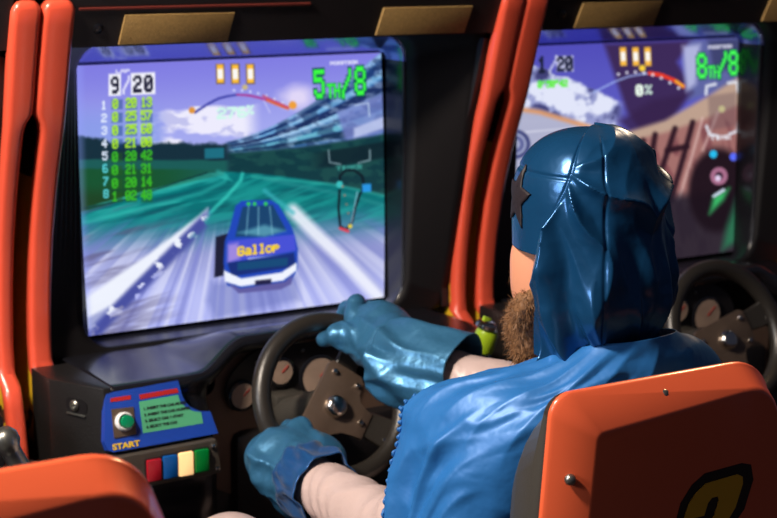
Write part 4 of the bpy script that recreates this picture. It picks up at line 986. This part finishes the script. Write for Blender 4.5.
# -- cape
def cape():
    lo = lambda x, y: [(x-.010,y-.008,.70),(x-.018,y-.012,.60)]
    C = [
     [(-.063,-1.033,1.006),(-.108,-1.010,.988),(-.170,-.975,.964),(-.214,-.934,.940),(-.230,-.933,.897),(-.240,-.938,.850),(-.250,-.946,.790)]+lo(-.250,-.946),
     [(-.078,-1.062,1.020),(-.130,-1.045,1.000),(-.186,-1.006,.972),(-.220,-.974,.938),(-.234,-.972,.890),(-.244,-.976,.840),(-.251,-.983,.780)]+lo(-.251,-.983),
     [(-.084,-1.100,1.028),(-.138,-1.088,.999),(-.190,-1.058,.968),(-.226,-1.030,.927),(-.240,-1.026,.875),(-.248,-1.026,.820),(-.252,-1.028,.760)]+lo(-.252,-1.028),
     [(-.074,-1.128,1.034),(-.122,-1.126,1.000),(-.172,-1.112,.960),(-.205,-1.090,.918),(-.218,-1.080,.870),(-.225,-1.076,.820),(-.230,-1.074,.760)]+lo(-.23,-1.074),
     [(-.048,-1.145,1.037),(-.084,-1.150,1.000),(-.120,-1.146,.955),(-.146,-1.132,.910),(-.160,-1.120,.860),(-.168,-1.112,.810),(-.172,-1.105,.760)]+lo(-.172,-1.105),
     [(-.010,-1.152,1.040),(-.012,-1.158,1.000),(-.012,-1.158,.955),(-.012,-1.156,.910),(-.012,-1.153,.860),(-.012,-1.15,.810),(-.012,-1.147,.750)]+lo(0,-1.14),
     [(.040,-1.130,1.036),(.085,-1.130,1.004),(.118,-1.120,.965),(.145,-1.110,.920),(.165,-1.10,.860),(.185,-1.09,.800),(.185,-1.09,.750)]+lo(.205,-1.082),
     [(.055,-1.080,1.025),(.098,-1.070,1.000),(.145,-1.050,.968),(.180,-1.030,.925),(.205,-1.01,.870),(.228,-1.0,.810),(.23,-.99,.75)]+lo(.25,-.98),
     [(.045,-1.020,1.005),(.088,-.985,.982),(.140,-.950,.955),(.180,-.925,.915),(.212,-.91,.870),(.218,-.90,.810),(.22,-.90,.75)]+lo(.24,-.89)]
    C = np.array(C, float); C[:4,1:4,2] -= .012; C[:3,0,2] -= .004
    nu, nv = 300, 220; G = spline_grid(C, nu, nv); N = grid_normals(G)
    ctr = np.array([-.025,-1.02,.75]); s_ = np.sign(((G-ctr)*N).sum(-1,keepdims=True)); N = N*s_
    U, V = np.meshgrid(np.linspace(0,1,nu), np.linspace(0,1,nv), indexing='ij')
    fold = lambda x: 1-np.abs(np.sin(x))
    Q = np.stack([U*8, V*5, U*0+.5],-1)
    d = .0045*fold(U*34+3*V+1.5*np.sin(V*7))*sm(.02,.12,V)*sm(.45,.25,V)           # short pleats from the neck
    d += .0090*crease(np.stack([U*10+V*3, V*2.2, U*0],-1),31,1.3)*sm(.12,.35,V)         # hanging folds
    d += .0065*crease(np.stack([U*5-V*2, V*5+U*4, U*0+3],-1),37,1.3)*sm(.06,.2,V)
    d += .0036*crease(np.stack([U*14+V*6, V*8, U*0+5],-1),41,1.)*sm(.02,.1,V)
    d += .0030*np.sin(V*230)*sm(.012,.0,U)                                          # wavy hem
    G = G+N*d[...,None]
    G[:,:,0] += (-.0025*np.abs(np.sin(V*78)))*sm(.010,.0,U)
    o = grid_obj('cape', G, M['satin_cape'], person, .0022)
    # corded scalloped trim along the front edge
    v = []; f = []; k = 0; E = G[0]; m_ = len(E); ns = 8
    Eu = np.array([np.interp(np.linspace(0,m_-1,900), np.arange(m_), E[:,c]) for c in range(3)]).T
    for i, p in enumerate(Eu):
        tt = Eu[min(i+1,899)]-Eu[max(i-1,0)]; tt = tt/max(np.linalg.norm(tt),1e-9); a = np.cross(tt,[0,1,0.2]); a /= max(np.linalg.norm(a),1e-9); b = np.cross(tt,a)
        r_ = .0012+.0011*abs(math.sin(i*.24))
        for q in range(ns): v.append(p+r_*(math.cos(2*math.pi*q/ns)*a+math.sin(2*math.pi*q/ns)*b)+np.array([0,.001*math.sin(i*.24),0]))
    for i in range(899):
        for q in range(ns): f.append((i*ns+q,i*ns+(q+1)%ns,(i+1)*ns+(q+1)%ns,(i+1)*ns+q))
    pyd('hem_trim', v, f, M['trim'], o, angle=180)
cape()

# -- satin gauntlet gloves: loose cloth over the same fingers
def glove(name, palm, wrist, ths, thumb, elbow, back, cuff_len, r0, r1, seed, up, cuff_mat='satin_glove', over=.030):
    lo = np.minimum.reduce([palm,wrist,rimp(ths[0]),rimp(ths[-1])])-.085; hi = np.maximum.reduce([palm,wrist,rimp(ths[0]),rimp(ths[-1])])+.085
    S = SDF(lo, hi, .0030); hand(S, palm, wrist, ths, thumb, .0035, .006)
    for c_, r_ in back: S.ell(c_, r_, .020)
    ax = np.array(elbow)-np.array(wrist); ax /= np.linalg.norm(ax)
    def disp(V, N):
        q = V-np.array(wrist); t_ = q@ax; r_ = q-t_[:,None]*ax; e1 = np.cross(ax,[0,0,1.]); e1 /= np.linalg.norm(e1); e2 = np.cross(ax,e1)
        an = np.arctan2(r_@e2, r_@e1); dist = np.linalg.norm(V-np.array(palm),axis=1)
        w_ = sm(.014,.034,((V-Wc)@Wn))                                   # keep the finger side clean
        d = (.0075*crease(np.stack([an*1.3, t_*7, an*0+seed],-1), int(seed*10),1.2) + .0050*crease((V-Wc)*np.array([30,12,22]), int(seed*10)+2,1.2) + .0030*crease((V-Wc)*np.array([14,40,30]), int(seed*10)+5,1.2))*w_
        return V+N*d[:,None]
    g = S.build(name, M['satin_glove'], person, 2, disp)
    # flared cuff
    nu, nv = 150, 60; e1 = np.cross(ax, up); e1 /= np.linalg.norm(e1); e2 = np.cross(e1, ax); G = np.zeros((nu,nv,3))
    for i in range(nu):
        a = 2*math.pi*i/nu
        for j in range(nv):
            t_ = j/(nv-1); rad = r0+(r1-r0)*t_**.85
            rad *= 1+.10*math.cos(2*a+seed)*t_
            f_ = (1-abs(math.sin(a*3.5+2.6*t_+seed+.6*math.sin(5*t_))))**1.2
            rad += .0085*f_*(.35+.65*math.sin(math.pi*min(1,t_*1.1)))+.003*math.sin(a*7+t_*9)*(1-t_)
            L = -over+(cuff_len+over)*t_ + .006*math.cos(a*2+seed)*t_
            rad += .0110*crease(np.array([1.7*math.cos(a)+5,1.7*math.sin(a)+5,t_*1.1+seed]), int(seed*10)+4,1.2)
            G[i,j] = np.array(wrist)+ax*L+rad*(math.cos(a)*e1+math.sin(a)*e2*1.12)
    grid_obj('cuff', G, M[cuff_mat], g, .0020, True)
    return g
glove('left_glove', Lpalm, P3('Lwr'), Lth, 206, P3('Lel'), [((-.158,-.445,.706),(.052,.044,.042)),((-.148,-.475,.690),(.060,.052,.048)),((-.140,-.50,.655),(.040,.044,.030)),((-.160,-.53,.690),(.040,.050,.042))], .082,.040,.042, .7, np.array([0,0,1.]), 'satin', .006)
glove('right_glove', Rpalm, P3('Rwr'), Rth, 80, P3('Rel'), [((.052,-.405,.864),(.046,.046,.034)),((.047,-.445,.856),(.044,.05,.038)),((.04,-.495,.846),(.040,.05,.040))], .098,.045,.051, 2.1, np.array([0,0,1.]), over=.050)
